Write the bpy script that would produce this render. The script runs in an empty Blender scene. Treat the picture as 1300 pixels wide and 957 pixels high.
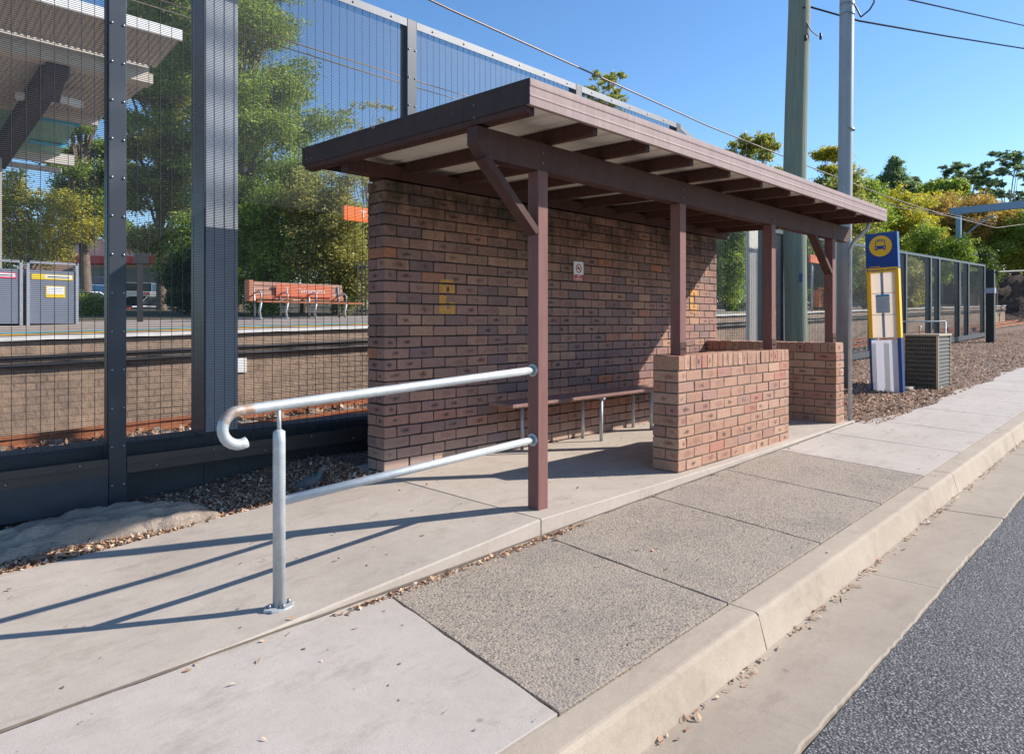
import bpy, math, random
import numpy as np
from mathutils import Vector, Matrix
R = math.radians
C = bpy.context.scene.collection
scn = bpy.context.scene
random.seed(7)

# ------------------------------------------------------------------ camera, sky, sun, exposure
EYE = 1.145
cam = bpy.data.objects.new("camera", bpy.data.cameras.new("camera"))
C.objects.link(cam); scn.camera = cam
cam.location = (0, 0, EYE)
cam.rotation_euler = (R(90), 0, R(-45))
cam.data.sensor_width = 36; cam.data.lens = 24.0
cam.data.shift_y = -68.5 / 1300
cam.data.clip_start = 0.05; cam.data.clip_end = 3000

SUN_H = Vector((0.821, -0.570)); SUN_EL = math.atan(0.665)
w = bpy.data.worlds.new("World"); scn.world = w; w.use_nodes = True
wt = w.node_tree; wt.nodes.clear()
sky = wt.nodes.new("ShaderNodeTexSky"); sky.sky_type = 'NISHITA'; sky.sun_disc = False
sky.sun_elevation = SUN_EL; sky.sun_rotation = math.atan2(SUN_H.x, SUN_H.y)
sky.altitude = 100; sky.air_density = 1.0; sky.dust_density = 0.2; sky.ozone_density = 3.5
bg = wt.nodes.new("ShaderNodeBackground"); bg.inputs[1].default_value = 0.135
wo = wt.nodes.new("ShaderNodeOutputWorld")
hs = wt.nodes.new("ShaderNodeHueSaturation"); hs.inputs["Saturation"].default_value = 1.14; hs.inputs["Hue"].default_value = 0.501
wt.links.new(sky.outputs[0], hs.inputs["Color"]); wt.links.new(hs.outputs[0], bg.inputs[0]); wt.links.new(bg.outputs[0], wo.inputs[0])
sl = bpy.data.lights.new("sun", 'SUN'); sl.energy = 4.9; sl.angle = R(0.55); sl.color = (1.0, 0.93, 0.84)
so = bpy.data.objects.new("sun", sl); C.objects.link(so)
sd = Vector((SUN_H.x, SUN_H.y, 0.665)).normalized()
so.rotation_euler = sd.to_track_quat('Z', 'Y').to_euler(); so.location = (30, -20, 30)
vs = scn.view_settings
vs.view_transform = 'Standard'; vs.look = 'None'; vs.gamma = 1; vs.exposure = 0.62
vs.use_curve_mapping = False
scn.cycles.max_bounces = 6; scn.cycles.transparent_max_bounces = 8

# ------------------------------------------------------------------ node helpers
class NT:
    def __init__(s, name):
        s.m = bpy.data.materials.new(name); s.m.use_nodes = True
        s.t = s.m.node_tree; s.t.nodes.clear()
        s.out = s.t.nodes.new("ShaderNodeOutputMaterial")
        s.p = s.t.nodes.new("ShaderNodeBsdfPrincipled")
        s.t.links.new(s.p.outputs[0], s.out.inputs[0])
        s._obj = None
    def n(s, typ, **kw):
        nd = s.t.nodes.new("ShaderNode" + typ)
        for k, v in kw.items():
            if k.startswith("i_"):
                key = k[2:]; key = int(key) if key.isdigit() else key.replace("_", " ")
                s.set(nd.inputs[key], v)
            else: setattr(nd, k, v)
        return nd
    def set(s, inp, v):
        if isinstance(v, bpy.types.NodeSocket): s.t.links.new(v, inp)
        elif isinstance(v, tuple) and len(v) == 3 and inp.type == 'RGBA': inp.default_value = (*v, 1)
        else: inp.default_value = v
    def P(s, **kw):
        for k, v in kw.items(): s.set(s.p.inputs[k.replace("_", " ")], v)
    def obj(s):
        if not s._obj: s._obj = s.n("TexCoord").outputs["Object"]
        return s._obj
    def noise(s, scale, detail=4, rough=.6, vec=None, col=False):
        nd = s.n("TexNoise", i_Scale=scale, i_Detail=detail, i_Roughness=rough)
        s.set(nd.inputs["Vector"], vec or s.obj())
        return nd.outputs["Color" if col else "Fac"]
    def map(s, scale, vec=None):
        nd = s.n("Mapping"); s.set(nd.inputs[0], vec or s.obj()); nd.inputs["Scale"].default_value = scale
        return nd.outputs[0]
    def voro(s, scale, feature='F1', vec=None, out="Distance"):
        nd = s.n("TexVoronoi", feature=feature, i_Scale=scale); s.set(nd.inputs["Vector"], vec or s.obj())
        return nd.outputs[out]
    def ramp(s, fac, stops, interp='LINEAR'):
        nd = s.n("ValToRGB"); s.set(nd.inputs[0], fac); cr = nd.color_ramp; cr.interpolation = interp
        while len(cr.elements) < len(stops): cr.elements.new(0.5)
        for e, (p, c) in zip(cr.elements, stops):
            e.position = p; e.color = (c, c, c, 1) if not isinstance(c, tuple) else (*c, 1)
        return nd.outputs[0]
    def mix(s, fac, a, b, mode='MIX'):
        nd = s.n("Mix", data_type='RGBA', blend_type=mode)
        s.set(nd.inputs[0], fac); s.set(nd.inputs[6], a); s.set(nd.inputs[7], b)
        return nd.outputs[2]
    def math(s, op, a, b=0.0, c=0.0):
        nd = s.n("Math", operation=op)
        for i, v in enumerate((a, b, c)): s.set(nd.inputs[i], v)
        return nd.outputs[0]
    def rnd(s): return s.n("NewGeometry").outputs["Random Per Island"]
    def bump(s, h, strength=.3, dist=.01):
        nd = s.n("Bump", i_Strength=strength, i_Distance=dist, i_Height=h)
        s.t.links.new(nd.outputs[0], s.p.inputs["Normal"])
    def sep(s, i):
        nd = s.n("SeparateXYZ"); s.set(nd.inputs[0], s.obj()); return nd.outputs[i]

M = {}
def simple(name, col, rough=.6, metal=0., var=.15, scale=6., bump=.0, bscale=80., spec=.5):
    t = NT(name)
    f = t.ramp(t.noise(scale, 5, .65), [(.25, 1 - var), (.75, 1 + var)])
    t.P(Base_Color=t.mix(1.0, col, f, 'MULTIPLY'), Roughness=rough, Metallic=metal)
    t.p.inputs["Specular IOR Level"].default_value = spec
    if bump: t.bump(t.noise(bscale, 4), bump, .005)
    M[name] = t.m; return t.m

# concrete
def concrete(name, c1, c2, speck=.0, spots=True, joint_scale=1.):
    t = NT(name)
    big = t.ramp(t.noise(1.3, 6, .65), [(.3, 0.), (.72, 1.)])
    col = t.mix(big, c1, c2)
    col = t.mix(t.ramp(t.noise(9, 6, .7), [(.35, .0), (.8, .35)]), col, tuple(v * .72 for v in c1))
    fine = t.noise(230, 3, .7)
    col = t.mix(.5, col, t.ramp(fine, [(.3, .78), (.7, 1.22)]), 'MULTIPLY')
    if spots:
        sp = t.ramp(t.voro(3.1), [(.02, 1.), (.055, 0.)])
        sp2 = t.math('MULTIPLY', sp, t.ramp(t.noise(2.2), [(.45, 0.), (.6, .8)]))
        col = t.mix(sp2, col, (.12, .10, .085))
        st = t.ramp(t.noise(3.0, 7, .75, t.map((1, 2.2, 1))), [(.52, 0.), (.75, .55)])
        col = t.mix(st, col, (.22, .175, .135))
        wp_ = t.n("VectorMath", operation='ADD'); t.set(wp_.inputs[0], t.obj()); nzc = t.n("TexNoise", i_Scale=5., i_Detail=6.); t.set(nzc.inputs["Vector"], t.obj())
        scv = t.n("VectorMath", operation='SCALE'); t.set(scv.inputs[0], nzc.outputs["Color"]); scv.inputs["Scale"].default_value = .35; t.set(wp_.inputs[1], scv.outputs[0])
        ce = t.voro(.42, 'DISTANCE_TO_EDGE', wp_.outputs[0])
        cm = t.math('MULTIPLY', t.ramp(ce, [(.0012, .85), (.0035, 0.)]), t.ramp(t.noise(.5, 2), [(.60, 0.), (.64, 1.)]))
        col = t.mix(cm, col, (.07, .055, .045))
    t.P(Base_Color=col, Roughness=.93)
    t.bump(t.math('ADD', fine, t.math('MULTIPLY', t.noise(30, 5), 1.5)), .25, .004)
    M[name] = t.m
concrete("concrete_slab", (.40, .34, .285), (.50, .435, .37))
concrete("concrete_pale", (.41, .36, .315), (.49, .435, .385))
concrete("concrete_kerb", (.37, .30, .23), (.46, .385, .30))
concrete("concrete_gutter", (.32, .262, .205), (.40, .335, .265))
concrete("concrete_white", (.80, .76, .69), (.86, .82, .76), spots=False)
concrete("concrete_post", (.42, .39, .35), (.50, .47, .43), spots=False)

t = NT("aggregate")
v = t.n("TexVoronoi", i_Scale=92.); t.set(v.inputs["Vector"], t.obj())
st = t.n("SeparateColor"); t.set(st.inputs[0], v.outputs["Color"])
stone = t.ramp(st.outputs[0], [(0., (.03, .03, .036)), (.25, (.09, .085, .088)), (.42, (.23, .185, .155)), (.72, (.49, .385, .275)), (.88, (.30, .27, .26)), (1., (.06, .06, .07))])
edge = t.ramp(v.outputs["Distance"], [(.25, 0.), (.6, 1.)])
col = t.mix(edge, stone, (.305, .25, .195))
wear = t.ramp(t.noise(1.1, 5, .6), [(.42, 0.), (.70, .45)])
col = t.mix(wear, col, (.36, .30, .245))
drk = t.ramp(t.noise(2.6, 6, .7), [(.50, 0.), (.80, .55)])
col = t.mix(drk, col, (.13, .125, .12))
t.P(Base_Color=col, Roughness=.9); t.bump(t.math('SUBTRACT', 1., v.outputs["Distance"]), .5, .006)
M["aggregate"] = t.m

t = NT("asphalt")
v = t.n("TexVoronoi", i_Scale=105.); t.set(v.inputs["Vector"], t.obj())
st = t.n("SeparateColor"); t.set(st.inputs[0], v.outputs["Color"])
stone = t.ramp(st.outputs[0], [(0., (.09, .09, .096)), (.5, (.16, .158, .166)), (.8, (.25, .245, .25)), (1., (.40, .39, .385))])
col = t.mix(t.ramp(v.outputs["Distance"], [(.3, 0.), (.62, 1.)]), stone, (.028, .028, .032))
col = t.mix(t.ramp(t.noise(1.5, 5), [(.4, 0.), (.8, .4)]), col, (.14, .135, .135))
t.P(Base_Color=col, Roughness=.8); t.bump(t.math('SUBTRACT', 1., v.outputs["Distance"]), .7, .006)
M["asphalt"] = t.m

def brickmat(name, stops, smudge, moss=0., grime=.3, smthr=.45):
    t = NT(name)
    r = t.rnd()
    col = t.ramp(r, stops)
    uv = t.n("UVMap").outputs[0]
    s3 = t.n("SeparateXYZ"); t.set(s3.inputs[0], uv)
    r2 = t.math('FRACT', t.math('MULTIPLY', r, 37.7)); r3 = t.math('FRACT', t.math('MULTIPLY', r, 91.3))
    nz = t.noise(26, 4, .6)
    dx = t.math('MULTIPLY', t.math('SUBTRACT', t.math('SUBTRACT', s3.outputs[0], .5), t.math('MULTIPLY', t.math('SUBTRACT', r3, .5), .35)), 1.6)
    dy = t.math('MULTIPLY', t.math('SUBTRACT', s3.outputs[1], .5), 1.3)
    d = t.math('SQRT', t.math('ADD', t.math('MULTIPLY', dx, dx), t.math('MULTIPLY', dy, dy)))
    d = t.math('ADD', d, t.math('MULTIPLY', t.math('SUBTRACT', nz, .5), .9))
    m1 = t.math('MULTIPLY', t.ramp(d, [(.06, 1.), (.34, 0.)]), t.ramp(r2, [(smthr, 0.), (smthr + .15, smudge), (1., smudge)]))
    col = t.mix(m1, col, (.035, .026, .028))
    # reddish bloom on others
    m2 = t.math('MULTIPLY', t.ramp(d, [(.2, .8), (.55, 0.)]), t.ramp(r3, [(.55, 0.), (.7, .6)]))
    col = t.mix(m2, col, (.26, .10, .075))
    col = t.mix(.7, col, t.ramp(t.noise(60, 5, .7), [(.25, .62), (.75, 1.35)]), 'MULTIPLY')
    gz = t.ramp(t.noise(2.2, 6, .7), [(.42, 0.), (.72, grime)])
    col = t.mix(gz, col, (.07, .06, .055))
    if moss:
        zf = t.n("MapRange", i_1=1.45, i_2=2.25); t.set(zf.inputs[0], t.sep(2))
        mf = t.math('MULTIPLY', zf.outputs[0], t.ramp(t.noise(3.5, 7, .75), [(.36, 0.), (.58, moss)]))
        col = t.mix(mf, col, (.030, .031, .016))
        zb = t.n("MapRange", i_1=.30, i_2=.0); t.set(zb.inputs[0], t.sep(2))
        col = t.mix(t.math('MULTIPLY', zb.outputs[0], .55), col, (.46, .37, .31))  # lowest bricks tinted paler, painting in sun that reaches under the roof
    t.P(Base_Color=col, Roughness=.85)
    t.bump(t.math('ADD', t.noise(140, 4, .7), t.noise(35, 3)), .5, .005)
    M[name] = t.m
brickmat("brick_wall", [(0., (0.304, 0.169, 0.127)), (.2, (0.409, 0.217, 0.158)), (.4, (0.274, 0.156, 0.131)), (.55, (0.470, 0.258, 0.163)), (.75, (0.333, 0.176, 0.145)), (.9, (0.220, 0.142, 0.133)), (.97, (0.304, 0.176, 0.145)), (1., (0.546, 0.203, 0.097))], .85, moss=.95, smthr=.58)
brickmat("brick_low", [(0., (0.370, 0.195, 0.126)), (.25, (0.440, 0.246, 0.162)), (.5, (0.387, 0.211, 0.144)), (.7, (0.484, 0.289, 0.194)), (.88, (0.334, 0.183, 0.144)), (1., (0.440, 0.187, 0.122))], .8, grime=.12, smthr=.66)
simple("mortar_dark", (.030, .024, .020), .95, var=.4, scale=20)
simple("mortar_mid", (.13, .10, .078), .95, var=.3, scale=20)

# painted timber / metal
def paint(name, col, worn, rough=.5, amt=.5, chips=.0):
    t = NT(name)
    c = t.mix(t.ramp(t.noise(5, 6, .7), [(.38, 0.), (.8, amt)]), col, worn)
    g = t.ramp(t.noise(40, 4, .6, t.map((1, 1, .06))), [(.3, .86), (.7, 1.12)])
    c = t.mix(.8, c, g, 'MULTIPLY')
    if chips:
        ch = t.math('MULTIPLY', t.ramp(t.noise(38, 2, .5), [(.68, 0.), (.70, 1.)]), t.ramp(t.noise(2.2, 2), [(.50, 0.), (.56, 1.)]))
        c = t.mix(ch, c, (.55, .55, .55))
    t.P(Base_Color=c, Roughness=rough + .12); t.p.inputs["Specular IOR Level"].default_value = .25; t.bump(t.noise(70, 4, .6, t.map((1, 1, .2))), .12, .004)
    M[name] = t.m
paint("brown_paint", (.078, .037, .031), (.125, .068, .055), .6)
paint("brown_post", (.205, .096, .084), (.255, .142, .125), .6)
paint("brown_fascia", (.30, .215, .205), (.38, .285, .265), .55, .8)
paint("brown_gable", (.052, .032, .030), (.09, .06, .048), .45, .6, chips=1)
paint("bench_slat", (.28, .15, .13), (.40, .27, .23), .35, .6)
t = NT("roof_sheet")
c = t.mix(t.ramp(t.noise(2.5, 6, .7), [(.35, 0.), (.8, .6)]), (.84, .78, .68), (.60, .53, .43))
t.P(Base_Color=c, Roughness=.6); M["roof_sheet"] = t.m
t = NT("galvanised")
c = t.mix(t.ramp(t.noise(14, 6, .75), [(.35, 0.), (.75, 1.)]), (.40, .43, .45), (.56, .59, .60))
ru = t.ramp(t.noise(6, 6, .8), [(.62, 0.), (.80, .7)])
c = t.mix(ru, c, (.30, .15, .08))
t.P(Base_Color=c, Metallic=.35, Roughness=t.ramp(t.noise(25, 4), [(.3, .42), (.7, .62)])); M["galvanised"] = t.m
t = NT("rusty_galv")
c = t.mix(t.ramp(t.noise(9, 6, .8), [(.40, .05), (.55, .85)]), (.52, .52, .50), (.36, .19, .11))
t.P(Base_Color=c, Metallic=.5, Roughness=.5); M["rusty_galv"] = t.m

t = NT("fence_paint")
dm = t.ramp(t.noise(2.1, 3, .5), [(.50, 0.), (.72, .55)])
t.P(Base_Color=t.mix(dm, (.035, .042, .055), (.10, .10, .11)), Metallic=.25, Roughness=.42); M["fence_paint"] = t.m
simple("fence_mesh", (.030, .034, .045), .42, .4, .1)
simple("column_grey", (.42, .46, .52), .5, .0, .08)
simple("rail_grey", (.15, .16, .18), .5, .2, .08)
simple("lamp_body", (.75, .78, .85), .4)
simple("bolt_steel", (.30, .30, .31), .3, .8, .1)
simple("bottom_bronze", (.060, .052, .048), .45, .2, .2)
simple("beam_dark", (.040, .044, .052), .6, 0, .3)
t = NT("wood_pole")
c = t.mix(t.ramp(t.noise(5, 6, .7, t.map((6, 6, .25))), [(.3, 0.), (.7, 1.)]), (.14, .185, .145), (.235, .28, .215))
ck = t.ramp(t.noise(9, 5, .7, t.map((7, 7, .12))), [(.63, 0.), (.70, .8)])
c = t.mix(ck, c, (.05, .05, .04))
c = t.mix(t.ramp(t.noise(1.1, 4, .6, t.map((1, 1, .5))), [(.5, 0.), (.75, .6)]), c, (.24, .21, .16))
t.P(Base_Color=c, Roughness=.85); t.bump(t.noise(9, 5, .7, t.map((7, 7, .12))), .6, .02); M["wood_pole"] = t.m
simple("steel_pole", (.30, .32, .33), .5, .35, .12, 4)
simple("black", (.012, .012, .014), .5, 0, .1)
simple("black_rubber", (.02, .02, .02), .7)
simple("white", (.80, .80, .78), .45, 0, .05)
simple("sign_red", (.55, .02, .02), .4, 0, .05)
simple("sign_blue", (.005, .050, .22), .35, 0, .06)
simple("sign_yellow", (.95, .50, .010), .4, 0, .06)
simple("panel_cream", (.85, .80, .72), .5, 0, .05)
simple("panel_lilac", (.74, .73, .80), .35, 0, .05)
simple("panel_grey", (.33, .35, .42), .5, 0, .1)
simple("cyan", (.03, .33, .60), .4)
simple("paper", (.48, .52, .50), .6, 0, .15, 30)
simple("name_board", (.62, .17, .08), .5, 0, .08)
simple("orange_sign", (.90, .18, .02), .4, 0, .04)
simple("yellow_paint", (.60, .29, .055), .7, 0, .25, 25)
simple("tan_metal", (.42, .34, .24), .5, .2, .15)
simple("cage_dark", (.10, .085, .07), .5, .3, .3, 12)
simple("louver_grey", (.060, .055, .05), .75, .0, .25, 12)
simple("white_line", (.78, .76, .72), .6, 0, .12, 8)
simple("yellow_line", (.72, .36, .03), .6, 0, .12, 8)
simple("teal_line", (.10, .38, .42), .6, 0, .12, 8)
simple("platform_top", (.34, .28, .24), .9, 0, .2, 3, .3)
simple("canopy_metal", (.55, .50, .44), .6, 0, .08)
simple("canopy_fascia", (.80, .79, .76), .5, 0, .05)
simple("canopy_beam", (.055, .048, .050), .6)
simple("canopy_green", (.28, .50, .40), .3, 0, .2, 2)
simple("canopy_blue", (.06, .42, .62), .3, 0, .2, 2)
simple("rail_rust", (.33, .115, .045), .8, 0, .35, 14, .4)
simple("sleeper_concrete", (.33, .28, .23), .9, 0, .3, 5, .3)
simple("bench_red", (.50, .17, .085), .55, 0, .2, 10)
simple("bench_pale", (.48, .27, .20), .55, 0, .2, 10)
simple("bench_metal", (.42, .43, .46), .45, .4, .15)
simple("hoarding", (.16, .185, .24), .6, 0, .06)
simple("pink_edge", (.75, .06, .16), .5); simple("yellow_edge", (.80, .55, .03), .5)
simple("bark", (.17, .13, .10), .9, 0, .4, 5, .6, 25)
simple("bark_pale", (.40, .36, .31), .85, 0, .35, 3, .4, 25)
simple("twig_purple", (.20, .14, .15), .9)
simple("render_wall", (.60, .50, .40), .8, 0, .08)
simple("roof_tile", (.28, .15, .10), .8, 0, .3, 4)
simple("shop_red", (.60, .035, .02), .45); simple("glass_dark", (.015, .02, .025), .08, 0, .1)
simple("car_silver", (.42, .45, .48), .3, .6, .04); simple("car_blue", (.03, .09, .20), .25, .4, .05)
simple("car_white", (.72, .72, .70), .3, 0, .03); simple("car_dark", (.03, .035, .045), .25, .4, .05)
simple("tail_red", (.70, .05, .02), .3)
simple("gantry_blue", (.22, .31, .42), .5, .3, .1)
simple("steel_fence_blue", (.16, .26, .36), .5, .3, .1)
simple("feather", (.10, .105, .12), .7, 0, .3, 30); simple("feather_neck", (.045, .09, .10), .35, .2, .3, 30)
simple("pigeon_pink", (.35, .17, .17), .6)
simple("wire", (.02, .02, .022), .95, 0, .1, 6, 0, 80, .05); simple("wire_copper", (.20, .15, .12), .5, .4)
simple("litter_yellow", (.72, .68, .03), .4, 0, .1); simple("litter_blue", (.25, .42, .55), .5)
def thin(name, col, tr):
    t = NT(name); t.P(Base_Color=col, Roughness=.4)
    b = t.n("BsdfTranslucent"); t.set(b.inputs[0], col); mx = t.n("MixShader"); mx.inputs[0].default_value = tr
    t.t.links.new(t.p.outputs[0], mx.inputs[1]); t.t.links.new(b.outputs[0], mx.inputs[2]); t.t.links.new(mx.outputs[0], t.out.inputs[0]); M[name] = t.m
thin("panel_cream_thin", (.90, .84, .76), .55); thin("panel_lilac_thin", (.86, .85, .88), .5); thin("white_thin", (.92, .92, .90), .6)
t = NT("rock")
c = t.mix(t.ramp(t.noise(3, 7, .7), [(.3, 0.), (.7, 1.)]), (.34, .27, .215), (.66, .54, .43))
c = t.mix(t.ramp(t.noise(11, 6, .75, t.map((1, 3, 3))), [(.55, 0.), (.72, .6)]), c, (.10, .085, .075))
t.P(Base_Color=c, Roughness=.9); t.bump(t.math("ADD", t.noise(16, 8, .75), t.math("MULTIPLY", t.voro(5, "DISTANCE_TO_EDGE"), 2.)), 1., .05); M["rock"] = t.m

t = NT("mulch")
v = t.n("TexVoronoi", i_Scale=38.); t.set(v.inputs["Vector"], t.map((1, 1.8, 1)))
st = t.n("SeparateColor"); t.set(st.inputs[0], v.outputs["Color"])
c = t.ramp(st.outputs[0], [(0., (.17, .09, .055)), (.35, (.33, .19, .12)), (.7, (.46, .29, .19)), (1., (.62, .46, .33))])
c = t.mix(t.ramp(v.outputs["Distance"], [(.3, 0.), (.7, 1.)]), c, (.06, .04, .03))
t.P(Base_Color=c, Roughness=.95); t.bump(t.math('SUBTRACT', 1., v.outputs["Distance"]), 1., .02); M["mulch"] = t.m
t = NT("chips")
c = t.ramp(t.rnd(), [(0., (.20, .10, .06)), (.3, (.40, .21, .12)), (.6, (.54, .33, .20)), (.85, (.62, .45, .31)), (1., (.70, .57, .44))])
t.P(Base_Color=c, Roughness=.9); M["chips"] = t.m
t = NT("ballast")
v = t.n("TexVoronoi", i_Scale=17.); t.set(v.inputs["Vector"], t.obj())
st = t.n("SeparateColor"); t.set(st.inputs[0], v.outputs["Color"])
c = t.ramp(st.outputs[0], [(0., (.12, .085, .065)), (.5, (.27, .20, .155)), (1., (.45, .37, .30))])
c = t.mix(t.ramp(v.outputs["Distance"], [(.3, 0.), (.7, 1.)]), c, (.05, .035, .03))
t.P(Base_Color=c, Roughness=.95); t.bump(t.math('SUBTRACT', 1., v.outputs["Distance"]), 1., .05); M["ballast"] = t.m
t = NT("bank")
c = t.mix(t.ramp(t.noise(.8, 7, .75, t.map((1, 1, .4))), [(.4, 0.), (.65, 1.)]), (.05, .03, .024), (.20, .12, .085))
t.P(Base_Color=c, Roughness=.95); t.bump(t.noise(3, 6), .8, .2); M["bank"] = t.m
t = NT("ground")
c = t.mix(t.ramp(t.noise(.6, 7, .7), [(.35, 0.), (.65, 1.)]), (.045, .055, .022), (.12, .085, .055))
t.P(Base_Color=c, Roughness=.95); t.bump(t.noise(8, 6), .6, .05); M["ground"] = t.m
def oldbrick(name, c1, c2, cm, w=.23, h=.076, rot=True):
    t = NT(name)
    mp = t.n("Mapping"); t.set(mp.inputs[0], t.obj())
    if rot: mp.inputs["Rotation"].default_value = (R(90), 0, 0)
    b = t.n("TexBrick", i_Scale=1., i_Color1=c1, i_Color2=c2, i_Mortar=cm)
    b.inputs["Mortar Size"].default_value = .012; b.inputs["Brick Width"].default_value = w; b.inputs["Row Height"].default_value = h
    b.inputs["Bias"].default_value = .0
    t.set(b.inputs["Vector"], mp.outputs[0])
    pl = t.ramp(t.noise(.45, 4, .6), [(.38, .25), (.62, .92)])
    face = t.ramp(t.noise(2.6, 8, .8), [(.30, (.16, .115, .085)), (.46, (.34, .24, .17)), (.58, (.44, .30, .20)), (.72, (.52, .41, .30))])
    c = t.mix(pl, b.outputs[0], face)
    c = t.mix(t.ramp(t.noise(5, 7, .75), [(.52, 0.), (.75, .6)]), c, (.10, .07, .055))
    t.P(Base_Color=c, Roughness=.92); t.bump(t.math('ADD', b.outputs[1], t.noise(20, 5)), .6, .02)
    M[name] = t.m
oldbrick("platform_brick", (.34, .235, .17), (.22, .16, .125), (.05, .04, .032), .26, .10)
oldbrick("platform_band", (.36, .26, .20), (.28, .21, .165), (.18, .135, .10), .46, .12)

def leafmat(name, dark, mid, light, alt=None, trans=.45):
    t = NT(name)
    st = [(0., dark), (.45, mid), (.85, light)]
    if alt: st.append((1., alt))
    c = t.ramp(t.rnd(), st)
    c = t.mix(.75, c, t.ramp(t.noise(.9, 3), [(.3, .65), (.7, 1.35)]), 'MULTIPLY')
    t.P(Base_Color=c, Roughness=.5)
    tr = t.n("BsdfTranslucent"); t.set(tr.inputs[0], t.mix(.5, c, (1.3, 1.4, .5), 'MULTIPLY'))
    mx = t.n("MixShader"); mx.inputs[0].default_value = trans
    t.t.links.new(t.p.outputs[0], mx.inputs[1]); t.t.links.new(tr.outputs[0], mx.inputs[2]); t.t.links.new(mx.outputs[0], t.out.inputs[0])
    M[name] = t.m
leafmat("leaf_gum", (0.150, 0.198, 0.050), (0.287, 0.334, 0.080), (0.520, 0.496, 0.115), (0.820, 0.496, 0.126))
leafmat("leaf_green", (0.124, 0.198, 0.042), (0.233, 0.334, 0.059), (0.437, 0.496, 0.095))
leafmat("leaf_dark", (0.042, 0.079, 0.025), (0.079, 0.127, 0.038), (0.160, 0.206, 0.052))
leafmat("leaf_yellow", (0.251, 0.269, 0.038), (0.433, 0.413, 0.056), (0.683, 0.578, 0.070), (0.956, 0.682, 0.070))
leafmat("leaf_brown", (0.296, 0.176, 0.052), (0.477, 0.300, 0.088), (0.637, 0.413, 0.131), (0.455, 0.454, 0.088))
leafmat("leaf_blue", (0.116, 0.181, 0.111), (0.194, 0.282, 0.160), (0.309, 0.397, 0.196))
leafmat("leaf_olive", (0.233, 0.235, 0.084), (0.383, 0.360, 0.126), (0.546, 0.496, 0.168))
leafmat("leaf_red", (0.273, 0.104, 0.079), (0.410, 0.176, 0.131), (0.455, 0.248, 0.158))

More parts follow.
